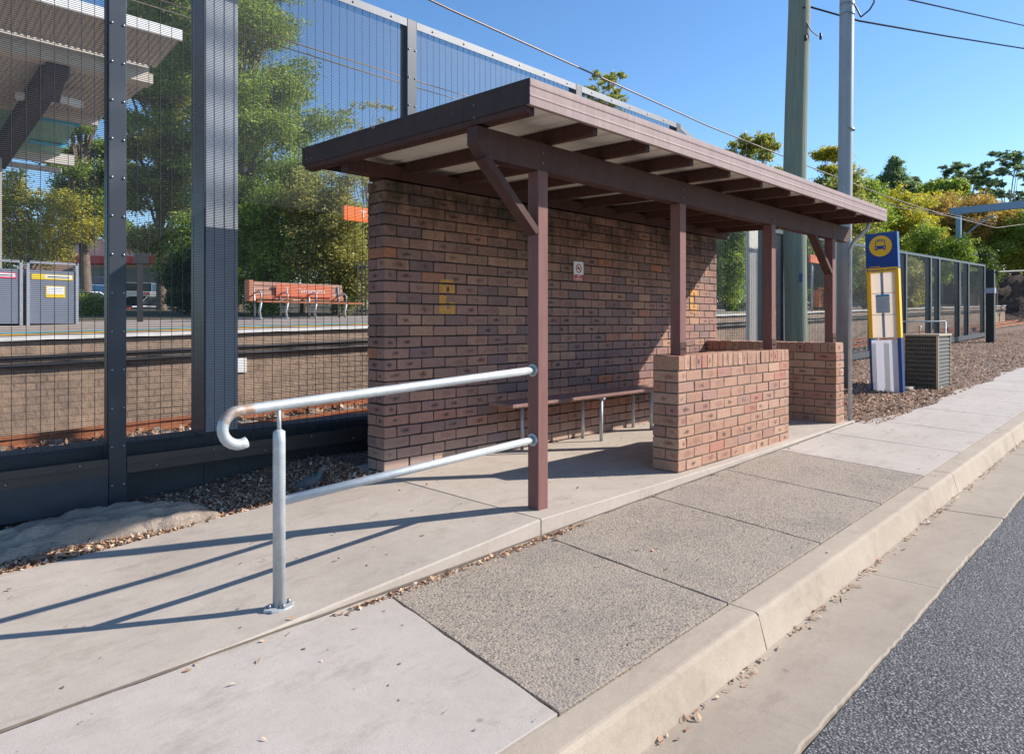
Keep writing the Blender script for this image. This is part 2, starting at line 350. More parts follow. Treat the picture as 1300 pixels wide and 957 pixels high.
# ------------------------------------------------------------------ mesh helpers
class MB:
    def __init__(s): s.v = []; s.f = []; s.sm = []; s.uv = []
    def add(s, vs, fs, smooth=False, uvs=None):
        b = len(s.v); s.v += [tuple(x) for x in vs]
        for i, f in enumerate(fs):
            s.f.append(tuple(b + k for k in f)); s.sm.append(smooth)
            s.uv.append(uvs[i] if uvs else None)
    def box(s, a, b, jit=0, T=None):
        (x0, y0, z0), (x1, y1, z1) = a, b
        vs = [(x0, y0, z0), (x1, y0, z0), (x1, y1, z0), (x0, y1, z0), (x0, y0, z1), (x1, y0, z1), (x1, y1, z1), (x0, y1, z1)]
        if jit: vs = [tuple(c + random.uniform(-jit, jit) for c in p) for p in vs]
        if T is not None: vs = [tuple(T @ Vector(p)) for p in vs]
        fs = [(0, 1, 5, 4), (1, 2, 6, 5), (2, 3, 7, 6), (3, 0, 4, 7), (4, 5, 6, 7), (3, 2, 1, 0)]
        q = ((0, 0), (1, 0), (1, 1), (0, 1))
        s.add(vs, fs, False, [q] * 6)
    def bar(s, p, q, w, h, up=(0, 0, 1)):
        p, q = Vector(p), Vector(q); d = (q - p); L = d.length; d.normalize()
        up = Vector(up); sx = d.cross(up)
        if sx.length < 1e-4: sx = Vector((1, 0, 0))
        sx.normalize(); u = sx.cross(d)
        T = Matrix((( sx.x, d.x, u.x, p.x), (sx.y, d.y, u.y, p.y), (sx.z, d.z, u.z, p.z), (0, 0, 0, 1)))
        s.box((-w / 2, 0, -h / 2), (w / 2, L, h / 2), T=T)
    def tube(s, pts, r, n=12, cap=True):
        pts = [Vector(p) for p in pts]; m = len(pts)
        rs = r if isinstance(r, (list, tuple)) else [r] * m
        rings = []; ref = None
        for i, p in enumerate(pts):
            d = (pts[min(i + 1, m - 1)] - pts[max(i - 1, 0)]).normalized()
            if ref is None: ref = d.orthogonal().normalized()
            ref = (ref - d * ref.dot(d)).normalized(); b = d.cross(ref)
            rings += [p + (ref * math.cos(2 * math.pi * k / n) + b * math.sin(2 * math.pi * k / n)) * rs[i] for k in range(n)]
        fs = [(i * n + k, i * n + (k + 1) % n, (i + 1) * n + (k + 1) % n, (i + 1) * n + k) for i in range(m - 1) for k in range(n)]
        s.add(rings, fs, True)
        if cap:
            b = len(s.v) - len(rings)
            s.f.append(tuple(b + k for k in reversed(range(n)))); s.sm.append(False); s.uv.append(None)
            s.f.append(tuple(b + (m - 1) * n + k for k in range(n))); s.sm.append(False); s.uv.append(None)
    def prism(s, prof, axis, a, b):
        """extrude a closed 2D profile along axis x/y/z from a to b"""
        n = len(prof)
        def P3(p, t): return {'x': (t, p[0], p[1]), 'y': (p[0], t, p[1]), 'z': (p[0], p[1], t)}[axis]
        vs = [P3(p, a) for p in prof] + [P3(p, b) for p in prof]
        fs = [(k, (k + 1) % n, n + (k + 1) % n, n + k) for k in range(n)] + [tuple(reversed(range(n))), tuple(range(n, 2 * n))]
        s.add(vs, fs)
    def ball(s, c, r, seg=12, rg=8, T=None):
        vs = []; fs = []
        for i in range(rg + 1):
            th = math.pi * i / rg
            for k in range(seg):
                ph = 2 * math.pi * k / seg
                p = Vector((r[0] * math.sin(th) * math.cos(ph), r[1] * math.sin(th) * math.sin(ph), r[2] * math.cos(th)))
                if T is not None: p = T @ p
                vs.append(p + Vector(c))
        for i in range(rg):
            for k in range(seg): fs.append((i * seg + k, (i + 1) * seg + k, (i + 1) * seg + (k + 1) % seg, i * seg + (k + 1) % seg))
        s.add(vs, fs, True)
    def build(s, name, mat, parent=None, bevel=0, **props):
        me = bpy.data.meshes.new(name); me.from_pydata(s.v, [], s.f)
        me.polygons.foreach_set("use_smooth", s.sm)
        if any(u for u in s.uv):
            uvl = me.uv_layers.new(name="UVMap"); i = 0; flat = []
            for f, u in zip(s.f, s.uv):
                for k in range(len(f)): flat += (u[k] if u else (0, 0))
            uvl.data.foreach_set("uv", flat)
        me.materials.append(M[mat] if isinstance(mat, str) else mat); me.update()
        o = bpy.data.objects.new(name, me); C.objects.link(o)
        if parent: o.parent = parent
        if bevel:
            b = o.modifiers.new("bevel", 'BEVEL'); b.width = bevel; b.segments = 2; b.limit_method = 'ANGLE'
        for k, v in props.items(): o[k] = v
        return o
def tag(o, label=None, cat=None, group=None, kind=None):
    if label: o["label"] = label
    if cat: o["category"] = cat
    if group: o["group"] = group
    if kind: o["kind"] = kind
    return o
def empty(name, loc=(0, 0, 0), rz=0, label=None, cat=None, group=None):
    o = bpy.data.objects.new(name, None); C.objects.link(o); o.location = loc; o.rotation_euler = (0, 0, rz)
    o.empty_display_size = .2
    return tag(o, label, cat, group)
def copy_tree(o, parent=None):
    c = o.copy(); C.objects.link(c)
    if parent: c.parent = parent
    for ch in list(o.children): copy_tree(ch, c)
    return c
def text(s, name, size, mat, parent, T, ext=.0015, align='CENTER'):
    cu = bpy.data.curves.new(name, 'FONT'); cu.body = s; cu.size = size; cu.extrude = ext
    cu.align_x = align; cu.align_y = 'CENTER'
    o = bpy.data.objects.new(name, cu); C.objects.link(o)
    bpy.context.view_layer.update()
    me = bpy.data.meshes.new_from_object(o.evaluated_get(bpy.context.evaluated_depsgraph_get()))
    bpy.data.objects.remove(o)
    me.materials.clear(); me.materials.append(M[mat]); me.transform(T)
    o = bpy.data.objects.new(name, me); C.objects.link(o); o.parent = parent
    return o
FACE = Matrix.Rotation(R(90), 4, 'X')           # text plane -> faces -Y, x stays x

def PX(px, d):          # a point d metres deep along the picture's line of sight
    l = (px - 650) / 866.7 * d
    return (d + l) / math.sqrt(2), (d - l) / math.sqrt(2)
def ZY(py, d): return EYE + (410 - py) * d / 866.7

# ------------------------------------------------------------------ ground surfaces
def G(x): return .0245 * max(-40, min(95, x))
KH = .15
def zfoot(x, y): return -.173 + G(x) - .025 * (2.70 - y)
def zroad(x): return -.173 + G(x) - .034 - KH
def strip(name, mat, ys, zf, x0, x1, nx=60, **kw):
    mb = MB(); xs = [x0 + (x1 - x0) * i / nx for i in range(nx + 1)]
    m = len(ys); vs = [(x, y, zf(x, y)) for x in xs for y in ys]
    fs = [(i * m + j, (i + 1) * m + j, (i + 1) * m + j + 1, i * m + j + 1) for i in range(nx) for j in range(m - 1)]
    mb.add(vs, fs); return tag(mb.build(name, mat), kind="structure", **kw)

# terrain, one sheet to the horizon
def hterr(x, y):
    g = G(x)
    if y > 17.5: z = .95 + g + min((y - 17.5) * .030, 3.4)
    elif y > 12.4: z = -.62 + g
    elif y > 5.9: z = -.62 + g
    elif y > -9: z = -.45 + g - (.1 if y < 2.7 else 0)
    else: z = -.3 + g
    if y < 5.9 and y > 5.0: z = -.45 + g
    # embankment at the far end of the cutting
    return z
xs = [-900, -300, -100, -40] + [-30 + 2.5 * i for i in range(60)] + [125, 150, 200, 300, 600, 1500]
ys = [-900, -300, -100, -40, -20, -9.2, -8.8, 0, 2.0, 4.9, 5.85, 6.0, 8, 10, 12, 14, 17.0, 17.48, 17.6, 19, 22, 26, 30, 36, 44, 55, 70, 100, 160, 300, 700, 1500]
mb = MB(); mb.add([(x, y, hterr(x, y)) for x in xs for y in ys],
    [(i * len(ys) + j, (i + 1) * len(ys) + j, (i + 1) * len(ys) + j + 1, i * len(ys) + j + 1) for i in range(len(xs) - 1) for j in range(len(ys) - 1)], True)
tag(mb.build("ground", "ground"), kind="structure")

strip("road", "asphalt", [-8.5, -4, 0, .7, .93], lambda x, y: zroad(x) + .002 + .02 * min(1, max(0, .93 - y) / 3) , -25, 95)
# gutter pan and kerb in cast lengths with cracked joints
def lengths(joints, x0, x1): 
    js = [x0] + joints + [x1]; return list(zip(js[:-1], js[1:]))
kj = [-2.2, 1.05, 2.9, 5.67, 6.32] + [8.8 + 2.45 * i for i in range(34)]
gj = [-2.0, .4, 2.45, 4.12, 5.75] + [8.3 + 2.4 * i for i in range(34)]
mb = MB()
for a, b in lengths(gj, -12, 92):
    n = max(2, int((b - a) / .035)) if b < 9 else 3
    rows = []
    for i in range(n + 1):
        x = a + .003 + (b - a - .006) * i / n
        ej = (random.uniform(-.005, .005) + .006 * math.sin(x * 3.1)) if b < 9 else 0
        xa = x + (random.uniform(-.006, .006) if i in (0, n) else 0)
        z = zroad(x) - .0
        rows += [(xa, 1.34, z + .002), (xa, 1.30, z), (xa, 1.12, z + .004), (xa, .946 + ej, z + .0082), (xa, .938 + ej, z + .004), (xa, .934 + ej, z - .05)]
    m = 6
    mb.add(rows, [(i * m + j + 1, (i + 1) * m + j + 1, (i + 1) * m + j, i * m + j) for i in range(n) for j in range(m - 1)])
    mb.add(rows[:6], [tuple(range(6))]); mb.add(rows[-6:], [tuple(reversed(range(6)))])
tag(mb.build("gutter", "concrete_gutter"), kind="structure")
mb = MB()
prof = [(1.50, -.25), (1.50, -.004), (1.496, .0), (1.385, -.0005), (1.374, -.003), (1.366, -.009), (1.361, -.018), (1.325, -.150), (1.32, -.25)]
for a, b in lengths(kj, -12, 92):
    n = 6 if b < 9 else 2; rows = []
    for i in range(n + 1):
        x = a + .004 + (b - a - .008) * i / n
        zt = zfoot(x, 1.5) - .001
        for (y, dz) in prof:
            jx = random.uniform(-.004, .004) if i in (0, n) and b < 9 else 0
            rows.append((x + jx, y - .002, zt + dz))
    m = len(prof)
    mb.add(rows, [(i * m + j, (i + 1) * m + j, (i + 1) * m + j + 1, i * m + j + 1) for i in range(n) for j in range(m - 1)], False)
    mb.add(rows[:m], [tuple(reversed(range(m)))]); mb.add(rows[-m:], [tuple(range(m))])
tag(mb.build("kerb", "concrete_kerb"), kind="structure")
def slabs(name, mat, js, y0=1.508, y1=2.696, g=.005, jag=.004, sub=None):
    mb = MB()
    for a, b, ta, tb in js:
        n = 14 if b < 9 else 2
        top = []
        for j in range(n + 1):
            t = j / n; y = y0 + (y1 - y0) * t
            ja = random.uniform(-jag, jag) if 0 < j < n else 0; jb = random.uniform(-jag, jag) if 0 < j < n else 0
            xa = a + g + ta * (y - 2.7) + ja; xb = b - g + tb * (y - 2.7) + jb
            top += [(xa, y, zfoot(xa, y)), (xb, y, zfoot(xb, y))]
        k = len(top); bot = [(x, y, z - .12) for x, y, z in top]
        fs = [(2 * j, 2 * j + 1, 2 * j + 3, 2 * j + 2) for j in range(n)]
        fs += [(2 * j + 2, k + 2 * j + 2, k + 2 * j, 2 * j) for j in range(n)] + [(2 * j + 1, k + 2 * j + 1, k + 2 * j + 3, 2 * j + 3) for j in range(n)]
        fs += [(0, k, k + 1, 1), (2 * n + 1, k + 2 * n + 1, k + 2 * n, 2 * n)]
        mb.add(top + bot, fs)
    return tag(mb.build(name, mat, bevel=.003), kind="structure")
slabs("footpath", "concrete_pale", [(-5.5, -2.3, .06, .06), (-2.3, 1.86, .06, .11)])
slabs("footpath", "aggregate", [(1.86, 2.96, .11, .05), (2.96, 4.09, .05, .085), (4.09, 5.16, .085, .09), (5.16, 6.19, .09, .09)])
far = [6.19, 7.33, 8.5, 9.9, 11.3, 12.7] + [14.2 + 1.5 * i for i in range(45)]
slabs("footpath", "concrete_pale", [(a, b, .09 if i == 0 else .07, .07) for i, (a, b) in enumerate(zip(far[:-1], far[1:]))])

def hbank(x, y):
    k = min(max((x - 73) / 9., 0), 1) * min(max((y - 5.8 + (x - 76) * .05) / 4., 0), 1)
    n_ = .5 * math.sin(x * .9 + y * .7) + .35 * math.sin(x * 2.3 - y * 1.9) + .25 * math.sin(y * 4.1 + x)
    return -.5 + G(x) + k * (6.3 + n_)
mb = MB(); vs_b = [(72 + 1.0 * i, 5.0 + .6 * j, hbank(72 + 1.0 * i, 5.0 + .6 * j)) for i in range(31) for j in range(41)]
mb.add(vs_b, [(i * 41 + j, (i + 1) * 41 + j, (i + 1) * 41 + j + 1, i * 41 + j + 1) for i in range(30) for j in range(40)], True)
tag(mb.build("embankment", "bank"), kind="structure")
# shelter slab (slight rise to the east), with a rough front edge
def zslab(x): return 0. if x < 5.2 else (x - 5.2) * .0165
xs_ = [2.945, 3.6, 4.4, 5.2, 6.0, 7.0, 8.16]
mb = MB(); rows = []
for x in xs_:
    z = zslab(x); rows += [(x, 2.70, -.40), (x, 2.70, z - .006), (x, 2.706, z), (x, 3.5, z), (x, 4.75, z), (x, 4.75, -.4)]
mb.add(rows, [(i * 6 + j + 1, i * 6 + j, (i + 1) * 6 + j, (i + 1) * 6 + j + 1)[::-1] for i in range(6) for j in range(5)] + [tuple(range(6)), tuple(reversed(range(36, 42)))])
tag(mb.build("slab", "concrete_slab"), kind="structure")
# ramp
def zramp(x): return max(-.075 * (2.935 - x), -.173 + G(x) + .006) if x > .6 else -.173 + G(x) + .006
mb = MB(); rows = []; xr = [-4.5, -2, -.5, .2, .8, 1.2, 1.6, 2.0, 2.5, 2.935]
for x in xr:
    z = zramp(x); rows += [(x, 2.70, -.42), (x, 2.70, z - .008), (x, 2.708, z), (x, 3.5, z - .002), (x, 4.38 + .02 * math.sin(x * 5), z - .004), (x, 4.40, -.42)]
mb.add(rows, [(i * 6 + j + 1, i * 6 + j, (i + 1) * 6 + j, (i + 1) * 6 + j + 1)[::-1] for i in range(len(xr) - 1) for j in range(5)] + [tuple(range(6)), tuple(reversed(range(len(rows) - 6, len(rows))))])
tag(mb.build("ramp", "concrete_slab"), kind="structure")

# mulch bed
def zmulch(x, y):
    if x < 2.95 or (y > 4.7 and x < 8.2):
        z = (zramp(min(x, 2.9)) if x < 2.95 else -.02) - .02 + .012 * (y - 4.4) + .02 * math.sin(3 * x + y)
        if x > 4: z = -.02 + .016 * (x - 4)
        return z
    return -.18 + G(x) + .012 * math.sin(x * 1.3) + .035 * (y - 2.6) + .012
mb = MB(); nx, ny = 150, 24
def grid_add(mb, x0, x1, y0, y1, nx, ny, zf):
    vs = [(x0 + (x1 - x0) * i / nx, y0 + (y1 - y0) * j / ny, zf(x0 + (x1 - x0) * i / nx, y0 + (y1 - y0) * j / ny)) for i in range(nx + 1) for j in range(ny + 1)]
    mb.add(vs, [(i * (ny + 1) + j, (i + 1) * (ny + 1) + j, (i + 1) * (ny + 1) + j + 1, i * (ny + 1) + j + 1) for i in range(nx) for j in range(ny)], True)
grid_add(mb, -5, 2.95, 4.38, 6.05, 50, 10, zmulch)
grid_add(mb, 2.95, 8.155, 4.752, 6.05, 30, 8, zmulch)
vs_m = []; NX_, NY_ = 420, 14
for i in range(NX_ + 1):
    x = 8.165 + (60 - 8.165) * (i / NX_) ** 1.6; ye = 2.50 + .05 * math.sin(x * 1.7) + .03 * math.sin(x * 5.3) + random.uniform(-.02, .02)
    if x < 9.2: ye = max(ye, 2.70 - .18 * (x - 8.165))
    for j in range(NY_ + 1):
        y = ye + (6.05 - ye) * (j / NY_) ** 1.5
        z = max(zmulch(x, y), zfoot(x, min(y, 2.7)) + (.002 if j == 0 else .016)); vs_m.append((x, y, z))
mb.add(vs_m, [(i * (NY_ + 1) + j, (i + 1) * (NY_ + 1) + j, (i + 1) * (NY_ + 1) + j + 1, i * (NY_ + 1) + j + 1) for i in range(NX_) for j in range(NY_)], True)
tag(mb.build("mulch_bed", "mulch"), kind="structure")

# loose chips and leaves (nobody could count them)
rng = np.random.default_rng(5)
def scatter_quads(name, mat, pts, size, aspect, label, tilt=.5, cat=None, keepz=.004):
    n = len(pts); pts = np.array(pts, float)
    L = size * rng.uniform(.5, 1.6, n); W = L * aspect * rng.uniform(.6, 1.3, n)
    a = rng.uniform(0, 2 * np.pi, n); ti = rng.normal(0, tilt, n); tj = rng.normal(0, tilt, n)
    u = np.stack([np.cos(a) * np.cos(ti), np.sin(a) * np.cos(ti), np.sin(ti)], 1)
    v0 = np.stack([-np.sin(a), np.cos(a), np.tan(tj)], 1); v0 /= np.linalg.norm(v0, axis=1)[:, None]
    c = pts.copy(); c[:, 2] += keepz + np.abs(np.sin(ti)) * L * .4
    nrm = np.cross(u, v0) * (W * .25)[:, None]
    P = [c - u * L[:, None] / 2, c - v0 * W[:, None] / 2 + nrm, c + u * L[:, None] / 2, c + v0 * W[:, None] / 2 + nrm]
    V = np.stack(P, 1).reshape(-1, 3)
    me = bpy.data.meshes.new(name); me.vertices.add(4 * n); me.vertices.foreach_set("co", V.ravel())
    me.loops.add(4 * n); me.loops.foreach_set("vertex_index", np.arange(4 * n, dtype=np.int32))
    me.polygons.add(n); me.polygons.foreach_set("loop_start", np.arange(0, 4 * n, 4, dtype=np.int32)); me.polygons.foreach_set("loop_total", np.full(n, 4, dtype=np.int32))
    me.materials.append(M[mat]); me.update(calc_edges=True); me.validate()
    o = bpy.data.objects.new(name, me); C.objects.link(o)
    return tag(o, label, cat, kind="stuff")
pts = []
for i in range(9000):
    x = rng.uniform(8.2, 20) if i % 3 else rng.uniform(8.2, 12); y = rng.uniform(2.46, 5.4)
    pts.append((x, y, max(zmulch(x, y), zfoot(x, min(y, 2.7)) + .014) if y > 2.52 else zfoot(x, y)))
for i in range(9000):
    x = rng.uniform(20, 45); y = rng.uniform(2.5, 5.4); pts.append((x, y, zmulch(x, y)))
for i in range(15000):
    x = rng.uniform(-1.5, 3.0); y = 4.36 + abs(rng.normal(0, .5)); 
    if y < 6: pts.append((x, y, zmulch(x, max(y, 4.4))))
scatter_quads("wood_chips", "chips", pts, np.where(np.array(pts)[:, 0] > 4, .045, .027), .42, "brown bark mulch scattered over the garden strip", .45, "mulch")
pts = []
for i in range(1300):
    k = rng.random()
    if k < .45: x = rng.choice([1.75, 1.95, 2.15, 2.5, 2.75, 2.95, 3.1]) + rng.normal(0, .10); pts.append((x, 2.67 - abs(rng.normal(0, .018)), zfoot(x, 2.66)))
    elif k < .48: x = rng.uniform(.2, 8.1); pts.append((x, 2.68 - abs(rng.normal(0, .02)), zfoot(x, 2.66)))
    elif k < .85: x = rng.uniform(2, 14); pts.append((x, 1.315 - abs(rng.normal(0, .022)), zroad(x) + .002))
    elif k < .90: x = rng.uniform(3.1, 7.7); pts.append((x, 4.34 - abs(rng.normal(0, .04)), zslab(x)))
    elif k < .965: x = rng.uniform(.4, 7); y = rng.uniform(1.0, 4.2); pts.append((x, y, (zfoot(x, y) if y > 1.5 else (zroad(x) if y < 1.3 else zfoot(x, 1.5))) if y < 2.68 else (zslab(x) if x > 2.95 else zramp(x))))
pts = [p for p in pts if not (2.68 < p[1] and False)]
scatter_quads("leaf_litter", "chips", pts, .024, .45, "dry brown leaf litter gathered along the kerb and slab edge", .35, "leaf litter", .003)

mb = MB(); xs_d = [-.5 + .045 * i for i in range(192)]; rows = []
for x in xs_d:
    wd = .002 + .007 * abs(math.sin(x * 2.1 + math.sin(x * 7))) ** 2 * random.uniform(.3, 1.4)
    rows += [(x, 2.7, zfoot(x, 2.7) + .010), (x, 2.7 - wd, zfoot(x, 2.69) + .0035)]
mb.add(rows, [(2 * i + 1, 2 * i + 3, 2 * i + 2, 2 * i) for i in range(len(xs_d) - 1)])
tag(mb.build("dirt_seam", "mortar_mid"), kind="structure")
pts = []
for i in range(230):
    x = rng.uniform(-.2, 9); y = rng.uniform(1.55, 4.2)
    if x > 8.1 and y > 2.6: continue
    pts.append((x, y, zfoot(x, y) if y < 2.69 else (zslab(x) if x > 2.95 else zramp(x))))
scatter_quads("specks", "bark", pts, .013, .6, "small dark specks and seed husks lying on the pale concrete", .15, "debris", .0015)
# ------------------------------------------------------------------ brickwork
def brickwork(mb, core, o, u, v, L, T, z0, n, soldier=False, start=0, jit=.0024, cap=True):
    """stretcher bond wall two leaves thick; u length direction, v thickness direction (unit 2D)"""
    def bx(a, b, c, d, e, f):       # along u, along v, z
        p = (o[0] + u[0] * a + v[0] * c, o[1] + u[1] * a + v[1] * c); q = (o[0] + u[0] * b + v[0] * d, o[1] + u[1] * b + v[1] * d)
        off = random.uniform(-.0022, .0022); zj = random.uniform(-.0012, .0012)
        p0 = (min(p[0], q[0]) + v[0] * off, min(p[1], q[1]) + v[1] * off, e + zj); q0 = (max(p[0], q[0]) + v[0] * off, max(p[1], q[1]) + v[1] * off, f + zj)
        mb.box(p0, q0, jit)
    for i in range(n):
        z = z0 + i * .086; zt = z + .0755
        spans = []
        full = (i + start) % 2 == 0
        x = 0
        if full: bx(0, .11, 0, T, z, zt); x = .12
        while x < L - .02:
            e = min(x + .23, L)
            if L - e < .035: e = L
            spans.append((x, e)); x = e + .01
        for (a, b) in spans:
            if b == L and b - a < .16: bx(a, b, 0, T, z, zt)
            else: bx(a, b, 0, T / 2 - .005, z, zt); bx(a, b, T / 2 + .005, T, z, zt)
    zt = z0 + n * .086
    if soldier:
        m = round(L / .0865); p = L / m
        for k in range(m): bx(k * p + .004, (k + 1) * p - .004, 0, T, zt, zt + .108)
    i_ = .006
    a, b = i_, L - i_; c, d = i_, T - i_
    p = (o[0] + u[0] * a + v[0] * c, o[1] + u[1] * a + v[1] * c); q = (o[0] + u[0] * b + v[0] * d, o[1] + u[1] * b + v[1] * d)
    top = zt + (.10 if soldier else -.014)
    core.box((min(p[0], q[0]), min(p[1], q[1]), z0 - .25), (max(p[0], q[0]), max(p[1], q[1]), top))

shelter = empty("bus_shelter", (3, 2.9, 0), 0, "brick bus shelter with brown timber posts and a low sloping metal roof beside the footpath", "bus shelter")
def sh(o):  # keep world geometry under the empty at (3,2.9,0)
    o.parent = shelter; o.matrix_parent_inverse = Matrix.Translation((-3, -2.9, 0)); return o
bw = MB(); co = MB()
brickwork(bw, co, (2.984, 4.356), (1, 0), (0, 1), 5.10, .23, .012, 26, start=1)
back = sh(bw.build("back_wall", "brick_wall", bevel=.004)); mo = co.build("mortar", "mortar_dark"); mo.parent = back
back["label"] = "tall dark brick back wall"
la = MB(); co = MB(); brickwork(la, co, (4.572, 2.78), (1, 0), (0, 1), 2.005, .23, .008, 9, True)
o = sh(la.build("low_wall", "brick_low", bevel=.004)); o["label"] = "low sunlit brick wall facing the kerb"; co.build("mortar", "mortar_mid").parent = o
lb = MB(); co = MB(); brickwork(lb, co, (7.81, 2.78), (0, 1), (1, 0), 1.57, .23, .045, 9, True, start=1)
# reorder so x is thickness: handled by u,v
o = sh(lb.build("low_wall", "brick_low", bevel=.004)); o["label"] = "low shaded brick wall closing the far end"; co.build("mortar", "mortar_mid").parent = o
# skirt under walls handled by core extending down
# yellow painted letters on the back wall
def letterC(x0, z0, w, h, t):
    mb = MB(); y = 4.3500; st = .0042; nx_, nz_ = int(w / st), int(h / st); rr_ = random.Random(4)
    for a in range(nx_):
        for b in range(nz_):
            x = (a + .5) * st; z = (b + .5) * st; f = z / h
            ex = max(abs(x - w / 2) - (w / 2 - .05), 0); ez = max(abs(z - h / 2) - (h / 2 - .05), 0)
            if math.hypot(ex, ez) > .05: continue
            if .060 < z < h - .060 and abs(x - w * .55) < .016: continue
            if .385 < f < .615 and x > w * .50: continue
            zz = z0 + z; k = (zz - .012) % .086
            if k > .072 or k < .004: continue
            if rr_.random() < .035: continue
            mb.add([(x0 + x - st / 2, y - .0002 * math.sin(40 * z), z0 + z - st / 2), (x0 + x + st / 2, y - .0002 * math.sin(40 * z), z0 + z - st / 2), (x0 + x + st / 2, y - .0002 * math.sin(40 * z), z0 + z + st / 2), (x0 + x - st / 2, y - .0002 * math.sin(40 * z), z0 + z + st / 2)], [(0, 1, 2, 3)])
    return mb
for x0, z0 in ((3.512, 1.20), (7.42, 1.27)):
    mb = letterC(x0, z0, .165, .305, .066)
    o = mb.build("painted_letter", "yellow_paint"); o.parent = back; o["label"] = "yellow painted letter C"
# posts
for i, (x, z0) in enumerate(((3.059, 0.0), (4.682, .893), (6.31, .893), (7.848, .93))):
    mb = MB(); mb.box((x, 2.832, z0), (x + .088, 2.92, 2.078))
    p = sh(mb.build("post", "brown_post", bevel=.003))
    if i:
        mb = MB(); mb.box((x - .003, 2.828, z0 + .005), (x + .091, 2.8315, z0 + .10))
        for dx in (.025, .063): mb.ball((x + dx, 2.826, z0 + .05), (.009, .006, .009), 8, 5)
        mb.build("bracket", "brown_paint").parent = p
# front beam with chamfered ends
mb = MB(); zt = 2.25; zb = 2.078; x0, x1 = 2.560, 8.42
mb.prism([(x0, zt), (x0, zb + .075), (x0 + .075, zb), (x1 - .075, zb), (x1, zb + .075), (x1, zt)], 'y', 2.922, 2.836)
sh(mb.build("front_beam", "brown_paint", bevel=.002))
mb = MB(); mb.bar((2.63, 2.876, 2.09), (3.06, 2.876, 1.70), .045, .085, (0, 1, 0)); sh(mb.build("brace", "brown_paint", bevel=.002))
mb = MB(); mb.bar((7.33, 2.876, 2.13), (7.85, 2.876, 1.70), .045, .085, (0, 1, 0)); sh(mb.build("brace", "brown_paint", bevel=.002))
for x in (3.10, 4.725, 6.35, 7.89):
    for dz in (2.125, 2.19):
        mb = MB(); mb.ball((x, 2.834, dz), (.011, .007, .011), 8, 5); sh(mb.build("bolt", "brown_post"))
# wall plate and rafters
def zr(y): return 2.243 + .029 * (y - 2.5)          # rafter underside
mb = MB(); mb.box((2.66, 4.345, 2.252), (8.40, 4.435, 2.352)); sh(mb.build("wall_plate", "brown_paint", bevel=.002))
def rafter(x, w_=.045, y0=2.505, y1=4.86, h=.088, dz=0):
    mb = MB(); mb.add([(x + a, y, zr(y) + dz + b) for y in (y0, y1) for a, b in ((0, 0), (w_, 0), (w_, h), (0, h))],
                      [(0, 1, 2, 3), (7, 6, 5, 4), (0, 4, 5, 1), (1, 5, 6, 2), (2, 6, 7, 3), (3, 7, 4, 0)])
    return mb
for k in range(11): sh(rafter(2.63 + .548 * k + (.0 if k else .0), dz=.010 if k == 0 else 0.009).build("rafter", "brown_paint", bevel=.002))
# corrugated roof sheet
mb = MB(); y0, y1 = 2.50, 4.87; prof = []; x = 2.60
while x < 8.44:
    prof += [(x, 0), (x + .115, 0), (x + .125, .03), (x + .165, .03), (x + .175, 0)]; x += .19
prof = [p for p in prof if p[0] < 8.445] + [(8.445, 0)]
vs_ = [(p[0], y, zr(y) + .100 + p[1]) for y in (y0, y1) for p in prof]; n = len(prof)
vs_ += [(p[0], y, zr(y) + .101 + p[1] + .001) for y in (y0, y1) for p in prof]
mb.add(vs_, [(k, k + 1, n + k + 1, n + k)[::-1] for k in range(n - 1)] + [(2 * n + k, 2 * n + k + 1, 3 * n + k + 1, 3 * n + k) for k in range(n - 1)])
sh(mb.build("roof_sheet", "roof_sheet"))
def ztop(y): return 2.427 + .029 * (y - 2.458)
# front fascia with ribs
mb = MB(); zb_ = 2.288; p = [(2.458, zb_), (2.458, zb_ + .042), (2.4555, zb_ + .046), (2.4555, zb_ + .052), (2.458, zb_ + .056), (2.458, zb_ + .095), (2.4545, zb_ + .10), (2.4545, zb_ + .112), (2.456, zb_ + .139), (2.485, zb_ + .139), (2.485, zb_)]
mb.prism([(a, b) for a, b in reversed(p)], 'x', 2.590, 8.452); sh(mb.build("front_fascia", "brown_fascia", bevel=.0015))
for xa, xb in ((2.587, 2.604), (8.438, 8.455)):
    mb = MB(); y0, y1 = 2.46, 4.885
    mb.add([(x, y, z) for x in (xa, xb) for y, z in ((y0, ztop(y0) - .137), (y1, ztop(y1) - .137), (y1, ztop(y1)), (y0, ztop(y0)))],
           [(0, 1, 2, 3), (7, 6, 5, 4), (0, 4, 5, 1), (1, 5, 6, 2), (2, 6, 7, 3), (3, 7, 4, 0)][::1])
    sh(mb.build("end_fascia", "brown_gable", bevel=.002))
mb = MB(); mb.box((2.605, 4.868, 2.36), (8.437, 4.884, 2.49)); sh(mb.build("back_fascia", "brown_gable"))
mb = MB(); mb.add([(x, y, z) for x in (2.592, 2.632) for y, z in ((2.49, 2.257), (4.85, 2.325), (4.85, 2.362), (2.49, 2.290))],
                  [(0, 1, 2, 3), (7, 6, 5, 4), (0, 4, 5, 1), (1, 5, 6, 2), (2, 6, 7, 3), (3, 7, 4, 0)])
sh(mb.build("edge_batten", "brown_paint", bevel=.002))
# downpipe
mb = MB(); mb.tube([(8.17, 2.56, 2.28), (8.17, 2.57, 2.20), (8.14, 2.71, 2.06), (8.13, 2.745, 1.97), (8.13, 2.745, .03)], .021, 12)
dp = sh(mb.build("downpipe", "galvanised"))

